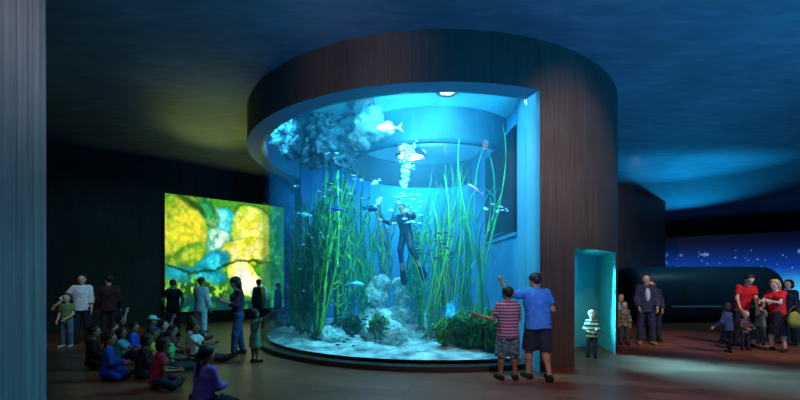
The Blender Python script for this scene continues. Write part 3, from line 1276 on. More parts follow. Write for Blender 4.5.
def sea_bush(x, y, h, nb, spread, label, mi):
    KN[0] += 1
    r = random.Random(KN[0] * 37)
    root = empty('sea_bush', (x, y, sand_z(x, y) + .05))
    tag(root, label, 'seagrass', 'green bushes low at the glass')
    m = MB()
    for i in range(nb):
        a, q = r.uniform(0, 2 * PI), spread * math.sqrt(r.uniform(0, 1))
        b0 = (math.cos(a) * q * .6, math.sin(a) * q * .5, 0)
        hh = h * r.uniform(.55, 1)
        b1 = (math.cos(a) * q * 1.15, math.sin(a) * q * .8, hh)
        ribbon(m, b0, b1, .06, r.uniform(.05, .09), KN[0] * 400 + i, .0, 8, .01)
        for j in range(5):
            t = r.uniform(.35, 1)
            c = Vector(b0).lerp(Vector(b1), t)
            d = Vector((r.uniform(-1, 1), r.uniform(-1, 1), r.uniform(0, .8))).normalized()
            ribbon(m, c, c + d * r.uniform(.1, .2), .02, r.uniform(.05, .08), KN[0] * 900 + i * 7 + j, 0, 4, .01)
    m.build('foliage', M_BUSH[mi], root, True)
    s = MB()
    for i in range(5):
        a = i * 2 * PI / 5
        s.tube([(math.cos(a) * .03, math.sin(a) * .03, -.05), (math.cos(a) * spread * .3, math.sin(a) * spread * .25, h * .5)], [.02, .008], 5)
    s.build('stem', M_HOLD, root, True)


for (px, y, h, nb, sp, mi, lab) in [
    (444, 8.15, .42, 34, .24, 1, 'small bush at the left end of the green row inside the glass'),
    (458, 8.3, .62, 46, .28, 0, 'green bush second from the left in the low row inside the glass'),
    (470, 7.95, .6, 46, .26, 2, 'dark green bush in front of the low row inside the glass'),
    (482, 8.35, .75, 50, .28, 1, 'tallest bright bush of the low row, left of the plaid shirt'),
    (494, 8.05, .62, 44, .24, 0, 'bush partly behind the person in the plaid shirt'),
    (470, 9.1, .7, 40, .34, 1, 'bush at the back of the low green row'),
    (379, 9.0, .55, 36, .24, 1, 'lone green bush on the rock in the middle of the sand'),
    (352, 9.3, .42, 30, .22, 2, 'low green tuft among the fish on the left of the sand'),
]:
    sea_bush((px - 400) / FPX * y, y, h, nb, sp, lab, mi)


# rocks and corals
def rock_mat(name, c1, c2, sc=6):
    m, nt, b, N, L = nodes(name)
    tc = N.new('ShaderNodeTexCoord')
    vo = N.new('ShaderNodeTexVoronoi')
    vo.inputs['Scale'].default_value = sc
    ns = N.new('ShaderNodeTexNoise')
    ns.inputs['Scale'].default_value = sc * .6
    ns.inputs['Detail'].default_value = 8
    ns.inputs['Roughness'].default_value = .7
    L.new(tc.outputs['Object'], vo.inputs['Vector'])
    L.new(tc.outputs['Object'], ns.inputs['Vector'])
    r = N.new('ShaderNodeValToRGB')
    r.color_ramp.elements[0].position = .36
    r.color_ramp.elements[1].position = .64
    r.color_ramp.elements[0].color = lin(c1)
    r.color_ramp.elements[1].color = lin(c2)
    L.new(ns.outputs['Fac'], r.inputs['Fac'])
    L.new(r.outputs['Color'], b.inputs['Base Color'])
    b.inputs['Roughness'].default_value = .85
    bp = N.new('ShaderNodeBump')
    bp.inputs['Strength'].default_value = 1
    bp.inputs['Distance'].default_value = .08
    ad = N.new('ShaderNodeMath')
    ad.operation = 'ADD'
    L.new(vo.outputs['Distance'], ad.inputs[0])
    L.new(ns.outputs['Fac'], ad.inputs[1])
    L.new(ad.outputs[0], bp.inputs['Height'])
    L.new(bp.outputs['Normal'], b.inputs['Normal'])
    return m


RK_HANG = rock_mat('mottled_blue_rock', (20, 52, 76), (126, 178, 196), 8)
RK_DARK = rock_mat('dark_reef_rock', (34, 46, 56), (96, 116, 120), 5)
RK_PALE = rock_mat('pale_coral', (110, 170, 176), (214, 236, 230), 9)


def rock(name, label, cat, balls, mat, h=.05, noise=(.05, 9), k=.18, group=None):
    c = np.mean([b[0] for b in balls], axis=0)
    c[2] = min(b[0][2] - b[1] for b in balls)
    F = Field(h)
    for p, r in balls:
        q = np.array(p) - c
        F.ell(q, np.eye(3), (r, r * RNG.uniform(.8, 1.1), r * RNG.uniform(.75, 1.05)))
    o = link(name, F.mesh(name, k, noise), mat, None, True)
    o.location = c
    return tag(o, label, cat, group)


def ball_px(px, y, py, r):
    return (np.array(at(px, y, py)), r)


rock('hanging_rock', 'knobbly blue rock hanging from the tank top at the upper left', 'rock',
     [ball_px(300, 10.2, 112, .5), ball_px(318, 10.0, 108, .5), ball_px(338, 10.2, 116, .55), ball_px(326, 9.8, 132, .42), ball_px(346, 10.0, 140, .42), ball_px(304, 10.4, 136, .4),
      ball_px(288, 10.6, 126, .35), ball_px(336, 9.7, 156, .32), ball_px(318, 10, 150, .3), ball_px(352, 10.1, 112, .45), ball_px(330, 10.6, 100, .5), ball_px(310, 10.8, 108, .5),
      ball_px(282, 10.9, 140, .28), ball_px(292, 10.6, 150, .26), ball_px(312, 10.0, 160, .24), ball_px(300, 10.2, 148, .26), ball_px(326, 9.6, 146, .28), ball_px(344, 9.5, 160, .22), ball_px(352, 9.9, 128, .3)], RK_HANG, .05, (.12, 13), .08)
rock('hanging_rock', 'smaller dark rock hanging just left of the big ring', 'rock',
     [ball_px(366, 9.0, 128, .34), ball_px(378, 8.95, 132, .3), ball_px(360, 9.05, 142, .28), ball_px(372, 9.0, 116, .26), ball_px(362, 9.1, 104, .3), ball_px(356, 9.2, 92, .3)], RK_DARK, .05, (.06, 12), .1)
rock('reef_rock', 'pale turquoise rock mound in the middle of the sand', 'rock',
     [((-.45, 9.2, .3), .34), ((-.2, 9.1, .45), .3), ((-.6, 9.5, .4), .36), ((-.1, 9.5, .25), .3), ((-.38, 9.3, .75), .22)], RK_PALE, .045, (.05, 13), .12)
rock('reef_rock', 'low pale rock at the left of the sand by the glass', 'rock',
     [((-1.65, 9.3, .22), .26), ((-1.4, 9.2, .25), .22), ((-1.8, 9.6, .3), .25)], RK_PALE, .045, (.05, 13), .12)
rock('reef_rock', 'tall pale rock standing behind the mound left of the diver', 'rock',
     [((-.75, 11.6, .5), .5), ((-.7, 11.5, 1.1), .36), ((-.55, 11.5, 1.5), .3), ((-.9, 11.6, 1.35), .24)], RK_PALE, .055, (.07, 10), .15)
rock('reef_rock', 'pale rock pillar at the foot of the diver, right of the tall rock', 'rock',
     [((.0, 11.9, .5), .4), ((.08, 11.9, 1.1), .27), ((-.05, 11.9, 1.5), .2)], RK_PALE, .05, (.06, 12), .14)
rock('reef_rock', 'dark low rock under the green bushes by the glass', 'rock',
     [((1.2, 8.55, .16), .2), ((1.45, 8.62, .18), .22), ((1.7, 8.55, .14), .18)], RK_DARK, .045, (.04, 13), .1)


def fan_coral(px, y, py, h, label):
    """flat-topped branching coral"""
    KN[0] += 1
    r = random.Random(KN[0])
    x, _, z = at(px, y, py)
    m = MB()

    def grow(p, d, ln, rad, lev):
        q = p + d * ln
        m.tube([p, (p + q) / 2 + Vector((r.uniform(-.02, .02),) * 3), q], [rad, rad * .85, rad * .7], 6)
        if lev < 4:
            for s_ in (-1, 1, 0)[:2 if lev else 3]:
                dd = Vector((d.x + s_ * r.uniform(.35, .7), d.y + r.uniform(-.25, .25), d.z + .1)).normalized()
                grow(q, dd, ln * r.uniform(.68, .85), rad * .72, lev + 1)
    grow(Vector((0, 0, -.05)), Vector((0, 0, 1)), h * .3, .045, 0)
    o = m.build('branching_coral', RK_PALE, None, True)
    o.location = (x, y, z)
    return tag(o, label, 'coral')


fan_coral(358, 10.9, 342, .8, 'branching pale coral on the sand left of the rocks')
fan_coral(395, 8.6, 352, .6, 'branching pale coral in front of the middle mound')

# ------------------------------------------------------------------ fish
def fish_mat(c):
    return plain('fish_%d_%d_%d' % c, c, .35, .15, 20, spec=.5)


def make_fish(ln, deep, mat, parts=False):
    """returns (body mesh, fin meshes): body along +x, head at +x"""
    n, k = 10, 12
    m = MB()
    prof = [(-.5, .02), (-.42, .06), (-.28, .17), (-.1, .29), (.1, .34), (.27, .3), (.4, .2), (.47, .1), (.5, .02)]
    vs = []
    for t, r in prof:
        for j in range(k):
            a = 2 * PI * j / k
            vs.append((t * ln, math.cos(a) * r * ln * deep * .5, math.sin(a) * r * ln * deep))
    fs = []
    for i in range(len(prof) - 1):
        for j in range(k):
            j2 = (j + 1) % k
            fs.append((i * k + j, i * k + j2, (i + 1) * k + j2, (i + 1) * k + j))
    fs += [tuple(range(k - 1, -1, -1)), tuple((len(prof) - 1) * k + j for j in range(k))]
    m.add(vs, fs)

    def fin(mm, poly, th=.012):
        kk = len(poly)
        vs = [(x * ln, s * th * ln, z * ln * deep) for s in (-1, 1) for x, z in poly]
        mm.add(vs, [tuple(range(kk)), tuple(range(2 * kk - 1, kk - 1, -1))] + [((i + 1) % kk, i, kk + i, kk + (i + 1) % kk) for i in range(kk)])
    tail = [(-.46, .0), (-.5, .06), (-.74, .36), (-.64, .0), (-.74, -.36), (-.5, -.06)]
    dors = [(.18, .3), (-.02, .52), (-.26, .42), (-.3, .15)]
    anal = [(.0, -.28), (-.12, -.46), (-.3, -.34), (-.3, -.14)]
    if not parts:
        for p in (tail, dors, anal):
            fin(m, p)
        return m, []
    out = []
    for nm, p in (('tail_fin', tail), ('dorsal_fin', dors), ('anal_fin', anal)):
        q = MB()
        fin(q, p)
        out.append((nm, q))
    return m, out


def school(name, label, group, n, px0, px1, py0, py1, y0, y1, ln, c, seed, deep=.42):
    r = random.Random(seed)
    mt = fish_mat(c)
    m, _ = make_fish(1.0, deep, mt)
    proto = m.build(name, mt, None, True)
    done = []
    i = 0
    while i < n:
        y = r.uniform(y0, y1)
        p = at(r.uniform(px0, px1), y, r.uniform(py0, py1))
        if any((Vector(p) - d).length < ln * 1.3 for d in done):
            y0 -= .002
            continue
        done.append(Vector(p))
        o = proto if i == 0 else proto.copy()
        if i:
            COL.objects.link(o)
        s = ln * r.uniform(.75, 1.2)
        o.scale = (s, s, s)
        o.location = p
        o.rotation_euler = (0, r.uniform(-.25, .25), PI * r.choice((0, 0, 0, 1)) + r.uniform(-.45, .45))
        tag(o, label, 'fish', group)
        i += 1


school('small_fish', 'small dark fish schooling low over the pebbly sand', 'dark fish over the sand', 34, 336, 382, 314, 346, 7.9, 9.0, .11, (30, 62, 92), 1)
school('small_fish', 'small dark fish schooling right of the diver', 'dark fish right of the diver', 24, 416, 456, 232, 258, 8.3, 9.6, .12, (26, 56, 80), 2)
school('small_fish', 'small silvery white fish gathered around the diver', 'white fish around the diver', 22, 390, 424, 192, 224, 8.4, 9.0, .11, (232, 240, 244), 3, .36)
school('small_fish', 'tiny pale fish among the kelp on the left', 'pale fish in the left kelp', 26, 296, 332, 228, 300, 8.9, 10.6, .07, (190, 214, 236), 4)
school('small_fish', 'small silver fish under the hanging rock', 'silver fish under the hanging rock', 20, 318, 362, 150, 205, 8.5, 9.3, .08, (170, 206, 226), 5)
school('small_fish', 'small pale fish below the dark viewing window', 'pale fish by the viewing window', 9, 484, 511, 204, 214, 8.6, 9.1, .1, (206, 222, 226), 6)


def big_fish(label, px, y, py, ln, c, fc, rz, ry=0, deep=.42):
    root = empty('fish', at(px, y, py), rz)
    root.rotation_euler = (0, ry, rz)
    tag(root, label, 'fish')
    b, fins = make_fish(ln, deep, None, True)
    b.build('body', fish_mat(c), root, True)
    for nm, q in fins:
        q.build(nm, fish_mat(fc), root)


big_fish('large pale turquoise fish below the left of the hanging ring', 387, 8.5, 128, .48, (150, 226, 234), (120, 210, 224), PI + .3, .15, .6)
big_fish('slim pink and white fish right of the kelp, tilted upward', 474, 8.5, 188, .34, (226, 196, 232), (190, 150, 214), PI + .3, -.5, .26)
big_fish('deep blue fish below the hanging rock', 337, 8.7, 209, .3, (34, 52, 190), (28, 40, 150), .2, .1, .36)
big_fish('dark fish with a reddish flank in the upper left kelp', 330, 8.9, 184, .2, (44, 30, 40), (30, 24, 34), .4, 0, .5)
big_fish('round pale fish left of the diver', 375, 8.6, 183, .2, (220, 240, 240), (190, 226, 230), PI, .6, .6)
big_fish('pale fish left of the diver, just below the round one', 379, 8.7, 201, .24, (210, 236, 240), (180, 214, 226), .6, -.9, .5)
big_fish('dark blue fish beside the pale pair left of the diver', 372, 8.8, 209, .26, (24, 36, 96), (20, 28, 76), .1, 0, .6)
big_fish('turquoise fish at the left among the thin kelp', 306, 9.6, 215, .3, (110, 222, 214), (90, 196, 190), .3, .2, .5)
big_fish('bright cyan fish hovering over the left rocks', 357, 8.4, 284, .3, (140, 238, 236), (110, 220, 220), .2, .1, .5)

# diver with rising bubbles
M_SUIT = plain('black_wetsuit', (20, 24, 48), .5, .1, 10)


def diver_extra(root, J):
    H, u, f, s = J['H'], J['u'], J['f'], J['s']
    F = Field(J['h'])
    a = J['P'] + u * .06 * H - f * .115 * H
    F.cap(a, J['P'] + u * .26 * H - f * .12 * H, .048 * H, .048 * H)
    F.cap(J['P'] + u * .26 * H - f * .12 * H, J['P'] + u * .32 * H - f * .12 * H, .02 * H, .018 * H)
    J['sub']('air_tank', F, plain('air_tank_metal', (60, 70, 96), .35, .1, 5, metal=.5), kk=.01, lab='metal air tank on the back')
    for hip, kn, an, fd in J['legs']:
        F = Field(J['h'] * .8)
        F.cap(an + fd * .02 * H, an + fd * .3 * H, .035 * H, .07 * H, flat=(np.cross(fd, s), .16))
        J['sub']('fin', F, plain('diver_fin', (22, 26, 40), .5, .1, 9), kk=.01, lab='black swim fin')
    F = Field(J['h'] * .7)
    hc, hh = J['hc'], J['hh']
    F.ell(hc + J['HA'][1] * hh * .8 + J['HA'][2] * hh * .05, J['HA'], (hh * .62, hh * .3, hh * .32))
    J['sub']('mask', F, plain('diver_mask', (120, 170, 190), .15, .05, 5), kk=.01, lab='pale glass face mask')


dx, dy, dz = at(406, 9.9, 266)
person('scuba diver in a dark wetsuit and fins floating upright under a column of bubbles', dx, dy, 150, 1.55, rl=((.1, .25, -1), (.05, -.25, -1), (.0, -.3, -1)),
       ll=((-.3, .3, -1), (-.55, -.1, -1), (-.5, .0, -1)), ra=((.6, .5, -.5), (.5, .8, .2)), la=((-.7, .4, -.3), (-.4, .8, .3)), lean=(.12, .12), head=(0, -10),
       top=('wetsuit_top', M_SUIT, 'long', .0, .004), bottom=('trousers', M_SUIT), shoes=None, hair=('crop', (16, 18, 30)), z0=dz, extra=diver_extra)
r = random.Random(5)
uv = bpy.data.meshes.new('bubbles')
m = MB()
bx, by = at(404, 9.4, 190)[:2]
for i in range(280):
    t = r.random()
    z = 3.75 + t * 1.05
    w = .04 + .13 * t
    c = (bx + .12 * t + r.gauss(0, w * .6), by + r.gauss(0, w * .6), z)
    rad = r.uniform(.014, .042)
    m.lathe(c, [(.001, -rad), (rad * .7, -rad * .7), (rad, 0), (rad * .7, rad * .7), (.001, rad)], 8)
o = m.build('bubbles', plain('air_bubble', (214, 244, 250), .08, .02, 5, spec=.8), None, True)
tag(o, 'white column of air bubbles rising from the diver to the lamp', 'bubbles', kind='stuff')

# ------------------------------------------------------------------ glowing pictures
def vnoise(x, y, seed):
    """smooth value noise"""
    g = np.random.default_rng(seed).random((64, 64))
    xi, yi = np.floor(x).astype(int), np.floor(y).astype(int)
    fx, fy = x - xi, y - yi
    fx, fy = fx * fx * (3 - 2 * fx), fy * fy * (3 - 2 * fy)
    a, b = g[xi % 64, yi % 64], g[(xi + 1) % 64, yi % 64]
    c, d = g[xi % 64, (yi + 1) % 64], g[(xi + 1) % 64, (yi + 1) % 64]
    return (a * (1 - fx) + b * fx) * (1 - fy) + (c * (1 - fx) + d * fx) * fy


def fbm(x, y, seed, o=4):
    return sum(vnoise(x * 2 ** i, y * 2 ** i, seed + i) * .5 ** (i + 1) for i in range(o)) / (1 - .5 ** o)


def screen(name, p0, p1, z0, z1, nx, ny, paint, mat, parent):
    """upright display from p0 (left, seen from the hall) to p1, colours per vertex"""
    u = np.linspace(0, 1, nx + 1)
    v = np.linspace(0, 1, ny + 1)
    U, W = np.meshgrid(u, v, indexing='ij')
    V = np.stack([p0[0] + (p1[0] - p0[0]) * U, p0[1] + (p1[1] - p0[1]) * U, z0 + (z1 - z0) * W], -1).reshape(-1, 3)
    i, j = np.meshgrid(np.arange(nx), np.arange(ny), indexing='ij')
    a = (i * (ny + 1) + j).ravel()
    F = np.stack([a, a + ny + 1, a + ny + 2, a + 1], 1)
    me = mesh_np(name, V, F)
    c = me.color_attributes.new('picture', 'FLOAT_COLOR', 'POINT')
    rgb = paint(U, 1 - W)                  # painted with v running down
    lnr = np.where(rgb <= .04045, rgb / 12.92, ((rgb + .055) / 1.055) ** 2.4)
    col = np.ones((U.size, 4), dtype=np.float32)
    col[:, :3] = lnr.reshape(-1, 3)
    c.data.foreach_set('color', col.ravel())
    return link(name, me, mat, parent)


def blend(img, c, m):
    m = np.clip(m, 0, 1)[..., None]
    return img * (1 - m) + np.array(c, float) / 255 * m


def sst(a, b, x):
    t = np.clip((x - a) / (b - a), 0, 1)
    return t * t * (3 - 2 * t)


def paint_left(u, v):
    x, y = u * 1.35, v
    wx, wy = fbm(x * 4, y * 4, 71) - .5, fbm(x * 4 + 9, y * 4 + 5, 72) - .5
    x2, y2 = x + wx * .1, y + wy * .1
    n1, n2, n3, n4 = fbm(x2 * 6, y2 * 6, 1), fbm(x * 15, y * 15, 9), fbm(x2 * 3, y2 * 3, 21), fbm(x * 30, y * 30, 14, 3)
    img = np.ones(u.shape + (3,)) * np.array((70, 150, 40)) / 255
    img = blend(img, (130, 190, 40), sst(.4, .65, n1))

    def blob(img, cx, cy, rx, ry, rot, c1, c2, c3, soft=.07, k=1.0):
        ca, sa = math.cos(rot), math.sin(rot)
        a, b = ((x2 - cx) * ca + (y2 - cy) * sa) / rx, (-(x2 - cx) * sa + (y2 - cy) * ca) / ry
        d = np.sqrt(a * a + b * b)
        e = d + (n2 - .5) * .2
        img = blend(img, (14, 60, 20), sst(1.16, 1.04, e) * .25 * k)
        m = sst(1 + soft, 1 - soft, e) * k
        img = blend(img, c1, m)
        img = blend(img, c2, m * sst(.95, .25, d + (n1 - .5) * .6))
        img = blend(img, c3, m * sst(.48, .62, n2) * .6)
        return blend(img, tuple(q * .55 for q in c1), m * sst(.1, .02, np.abs(b - .35 * a + .15 * np.sin(a * 3))) * .18)
    img = blob(img, .2, .28, .3, .27, .5, (120, 176, 30), (214, 210, 40), (232, 200, 60))
    img = blob(img, .26, .5, .24, .09, -.3, (80, 140, 24), (160, 190, 40), (196, 206, 60))
    img = blob(img, .56, .34, .14, .22, .2, (80, 200, 170), (214, 244, 214), (40, 150, 120), .3)
    img = blob(img, .62, .16, .17, .1, .3, (40, 190, 206), (70, 226, 240), (160, 240, 230), .2)
    img = blob(img, .44, .12, .14, .09, .9, (24, 110, 60), (50, 170, 90), (180, 220, 120), .3)
    img = blob(img, .94, .24, .25, .24, .2, (170, 206, 50), (226, 222, 60), (240, 240, 150))
    img = blob(img, .88, .46, .3, .13, -.1, (196, 200, 30), (232, 226, 90), (240, 240, 170))
    img = blob(img, .5, .57, .2, .09, -.3, (20, 150, 180), (50, 214, 226), (20, 110, 120), .25)
    img = blob(img, .3, .69, .34, .08, .08, (16, 140, 160), (40, 200, 214), (20, 100, 90), .25)
    img = blob(img, .86, .72, .22, .16, .3, (220, 220, 60), (255, 255, 226), (255, 250, 200))
    img = blob(img, 1.05, .86, .12, .1, 0, (60, 200, 220), (110, 230, 236), (40, 170, 180), .3)
    img = blob(img, .68, .8, .09, .07, 0, (30, 120, 50), (70, 190, 90), (20, 90, 50), .3)
    img = blend(img, (18, 50, 14), sst(.018, .004, np.abs(y2 - .6 - .05 * np.sin(x * 5)) + (n4 - .5) * .02) * .75)
    img = blend(img, (18, 54, 14), sst(.06, .0, np.abs(y2 - .0 - (x - .12) * .5)) * sst(.5, .3, x) * .85)
    fol = sst(.72, .82, y + (n1 - .5) * .22) * sst(.75, .55, x + (n3 - .5) * .3)
    img = blend(img, (24, 84, 30), fol)
    img = blend(img, (150, 200, 50), fol * sst(.48, .62, n4))
    foot = sst(.86, .93, y + (n1 - .5) * .12)
    img = blend(img, (8, 62, 66), foot)
    img = blend(img, (40, 130, 60), foot * sst(.55, .66, n2) * .9)
    right = sst(1.12, 1.2, x)
    img = blend(img, (20, 130, 70), right * .85)
    img = blend(img, (70, 200, 100), right * sst(.5, .66, n2) * .8)
    return np.clip(img * (.78 + .45 * n4)[..., None], 0, 1)


def paint_right(u, v):
    """deep sea scene: u 0..1 along 13.8 m, v down"""
    n1 = fbm(u * 30, v * 9, 51)
    img = np.zeros(u.shape + (3,)) + np.array((5, 12, 34)) / 255
    img = blend(img, (10, 54, 150), sst(.02, .55, v))
    img = blend(img, (22, 96, 200), sst(.45, .9, v + (n1 - .5) * .3))
    img = blend(img, (30, 150, 220), sst(.35, .0, np.hypot((u - .62) * 2.2, v - .8)) * .7)
    img = blend(img, (90, 214, 240), sst(.5, .0, np.hypot((u - .72) * 3.2, (v - .95))) * .8)
    rs = np.random.default_rng(3)
    W, H = 13.8, 3.0
    for i in range(110):                   # drifting specks and small jellies
        cx, cy = rs.random(), .25 + .75 * rs.random()
        rr = rs.choice((.03, .045, .06, .1), p=(.5, .3, .15, .05))
        d = np.hypot((u - cx) * W * rs.uniform(.5, 1), (v - cy) * H)
        img = blend(img, (150, 200, 240), sst(rr, rr * .4, d) * rs.uniform(.3, .9))

    def shark(img, cx, cy, L_, fl, c):
        a, b = (u - cx) * W / L_ * fl, (v - cy) * H / L_
        bend = .12 * a * a
        body = .11 * np.sqrt(np.clip(1 - (a / .5) ** 2, 0, 1)) * (1 + .5 * a)
        m = sst(.02, -.005, np.abs(b + bend) - body) * (np.abs(a) < .5)
        tail = sst(.03, .0, np.abs(np.abs(b + bend) - (-a - .45) * 1.1) - .02) * (a < -.42) * (a > -.68)
        fin = sst(.02, 0, np.abs(a - .05 + (b + bend + .1) * -.6) - .06 * (1 + (b + bend + .1) / .2)) * (b + bend < -.05) * (b + bend > -.28)
        pec = sst(.02, 0, np.abs(a - .12 - (b + bend) * -.9) - .05) * (b + bend > .05) * (b + bend < .25)
        return blend(img, c, np.maximum.reduce([m, tail, fin, pec]) * .7)
    img = shark(img, .15, .37, 1.1, -1, (90, 160, 210))
    img = shark(img, .74, .3, 1.2, -1, (80, 170, 220))
    img = shark(img, .36, .3, .5, 1, (110, 160, 220))
    return img


scr = empty('picture_screen', at(215, 15.2))
tag(scr, 'large glowing screen showing yellow and green leaves on the dark back wall', 'screen')


def on_wall(px, off):
    """point on the back left wall at column px, off metres in front of it"""
    t = (px - 400) / FPX
    a = Vector((WA[0], WA[1], 0)) + WN * off
    s_ = (t * a.y - a.x) / (WD.x - t * WD.y)
    p = a + WD * s_
    return (p.x, p.y)


def reparent(o, p):
    o.parent = p
    bpy.context.view_layer.update()
    o.matrix_parent_inverse = p.matrix_world.inverted()


q0, q1 = on_wall(165, .1), on_wall(284, .1)
SZ1 = CAMZ + (HOR - 193) / FPX * q0[1]
SZ0 = .42
so = screen('screen_picture', q0, q1, SZ0, SZ1, 240, 170, paint_left, emit_attr('left_display', LEFT_E), None)
mb = MB()
d = Vector((q1[0] - q0[0], q1[1] - q0[1], 0))
ctr = Vector((q0[0], q0[1], 0)) + d / 2 - WN * .055
mb.box((ctr.x, ctr.y, (SZ0 + SZ1) / 2), (d.length + .12, .085, SZ1 - SZ0 + .12), rz=math.atan2(d.y, d.x))
sb = mb.build('screen_frame', plain('black_frame', (14, 16, 18), .5, .1))
bpy.context.view_layer.update()
reparent(so, scr)
reparent(sb, scr)

d = Vector((FB_[0] - FA_[0], FB_[1] - FA_[1], 0)).normalized()
nn = Vector((d.y, -d.x, 0))
r0, r1 = Vector((*FA_, 0)) + nn * .1, Vector((*FB_, 0)) + nn * .1
scr2 = empty('picture_screen', tuple((r0 + r1) / 2))
tag(scr2, 'wide dark blue screen of sharks and drifting specks on the far right wall', 'screen')
so2 = screen('screen_picture', (r0.x, r0.y), (r1.x, r1.y), .25, 4.6, 420, 110, paint_right, emit_attr('right_display', RIGHT_E), None)
mb = MB()
mb.box((((r0 + r1) / 2 - nn * .055).x, ((r0 + r1) / 2 - nn * .055).y, 2.43), ((r1 - r0).length, .085, 4.46), rz=math.atan2(d.y, d.x))
sb2 = mb.build('screen_frame', plain('black_frame_far', (12, 14, 20), .5, .1))
reparent(so2, scr2)
reparent(sb2, scr2)

# ------------------------------------------------------------------ long dark model lying in the hall
def hull():
    n, k = 60, 40
    x0, x1, yc, rz_, ry_ = 8.3, 14.3, 15.4, 1.04, .95
    V, Fq = [], []
    for i in range(n + 1):
        t = i / n
        x = x0 + (x1 - x0) * t
        e = min(t / .1, 1.0)
        g = min((1 - t) / .1, 1.0)
        sc = (1 - (1 - e) ** 2.6) ** .5 * (1 - (1 - g) ** 2.6) ** .5
        sc = max(sc, .03)
        for j in range(k):
            a = 2 * PI * j / k
            c, s_ = math.cos(a), math.sin(a)
            V.append((x, yc + ry_ * sc * math.copysign(abs(c) ** .85, c), 1.05 + rz_ * sc * math.copysign(abs(s_) ** .85, s_)))
    for i in range(n):
        for j in range(k):
            j2 = (j + 1) % k
            Fq.append((i * k + j, i * k + j2, (i + 1) * k + j2, (i + 1) * k + j))
    return V, Fq


V, Fq = hull()
sub_ = empty('submarine', (11.3, 15.4, 0))
tag(sub_, 'long rounded dark hull lying on the floor before the blue screen', 'model submarine')
hb = link('hull', mesh_np('hull', V, Fq), plain('dark_teal_hull', (38, 56, 64), .42, .15, 1.5, spec=.4), None, True)
kb = []
for x in (9.5, 11.3, 13.1):
    mb = MB()
    mb.box((x, 15.4, .09), (.3, 1.1, .18))
    kb.append(mb.build('cradle', plain('dark_cradle', (26, 28, 32), .6, .1)))
mb = MB()
mb.box((11.5, 14.5, .62), (3.4, .2, .05))
fb = mb.build('side_fin', plain('pale_side_fin', (120, 140, 146), .5, .1))
for o in (hb, *kb, fb):
    reparent(o, sub_)
# ------------------------------------------------------------------ visitors
BLACK, BROWN, BLOND, DKBR = (22, 18, 18), (70, 46, 32), (196, 160, 104), (44, 30, 24)


def feet(px, py):
    y = CAMZ * FPX / (py - HOR)
    return ((px - 400) / FPX * y, y)


M_PLAID = check_mat('plaid_shirt', (150, 52, 62), (40, 44, 88), (214, 190, 196), .05)
M_CAMO = rock_mat('patterned_jacket', (58, 54, 44), (168, 150, 120), 12)
M_KIDSTRIPE = stripe_mat('striped_child_shirt', (196, 190, 150), (48, 66, 74), .085)
M_STRIPE2 = stripe_mat('striped_child_jumper', (120, 70, 70), (58, 56, 70), .07)
M_DENIM = plain('denim', (54, 78, 118), .85, .2, 22, bump=.15, spec=.15)
M_FLORAL = rock_mat('patterned_shorts', (44, 70, 84), (120, 150, 150), 16)

def shirt_front(root, J):
    """the pale shirt showing where the jacket hangs open"""
    H, u, f, s = J['H'], J['u'], J['f'], J['s']
    F = Field(J['h'])
    a = J['P'] + u * .07 * H + f * .052 * H
    b = J['P'] + u * .27 * H + f * .062 * H
    F.ell((a + b) / 2 + f * .004 * H, J['HA'], (.036 * H, .05 * H, .105 * H))
    J['sub']('shirt', F, cloth((186, 196, 210)), kk=.01, lab='pale shirt showing at the open front')


# --- at the front of the tank
person('person in a red and blue plaid shirt and patterned shorts reaching towards the glass', 1.76, 6.52, 8, 1.52,
       rl=((.07, .05, -1), (.05, -.1, -1)), ll=((-.1, .02, -1), (-.04, -.03, -1)), ra=((.35, .3, -1), (-.25, .9, .35)), la=((-.45, .2, -1), (-.9, .45, .25)),
       lean=(0, .03), head=(-12, -4), hs=1.08, top=('shirt', M_PLAID, 'short', .07, .016), bottom=('shorts', M_FLORAL, 1.12), shoes=(28, 26, 30), hair=('short', BLACK), skin='tan', res=.006)
person('man in a blue t-shirt and dark shorts with one hand raised on the glass', 2.24, 6.5, 6, 1.74,
       rl=((.06, -.02, -1), (.04, -.35, -1)), ll=((-.05, .25, -1), (-.02, -.02, -1)), ra=((.42, -.02, -1), (.25, .75, -.35)), la=((-.75, .62, -.12), (-.35, .45, .9)),
       lean=(-.03, .05), head=(-14, 2), top=T('t_shirt', (62, 128, 206), 'short', .05, .018), bottom=SHO((46, 50, 62), 1.0), shoes=(34, 30, 32), hair=('short', DKBR), skin='mid', res=.006)
# --- left of the tank
x, y = feet(238, 355)
person('woman in a cap, dark top and jeans behind the girl in green', x, y, 125, 1.67, build=.94,
       rl=((.08, -.12, -1), (.06, -.22, -1)), ll=((-.07, .2, -1), (-.03, .1, -1)), ra=((.12, .3, -1), (-.4, .7, .5)), la=((-.12, .3, -1), (.4, .8, .35)),
       head=(15, 14), female=True, top=T('top', (66, 54, 76), 'rolled', .04, .004), bottom=('trousers', M_DENIM), shoes=(38, 34, 34), hair=('longcap', DKBR, (60, 54, 60)), skin='light', res=.0062)
x, y = feet(255, 362)
person('small girl in a green dress raising one arm to the tank', x, y, -38, 1.06, hs=1.32,
       rl=((.04, .02, -1), (.02, -.04, -1)), ll=((-.04, .0, -1), (-.02, -.03, -1)), ra=((.8, .45, .45), (.7, .5, .75)), la=((-.3, .05, -1), (-.1, .25, -1)),
       head=(10, -8), female=True, build=.95, bottom=('dress', cloth((96, 140, 112)), .2), top=('sleeves', cloth((96, 140, 112)), 'short', -.14, .004), shoes=(30, 26, 28), hair=('bob', BLACK), skin='tan', res=.0075)
x, y = feet(201, 339)
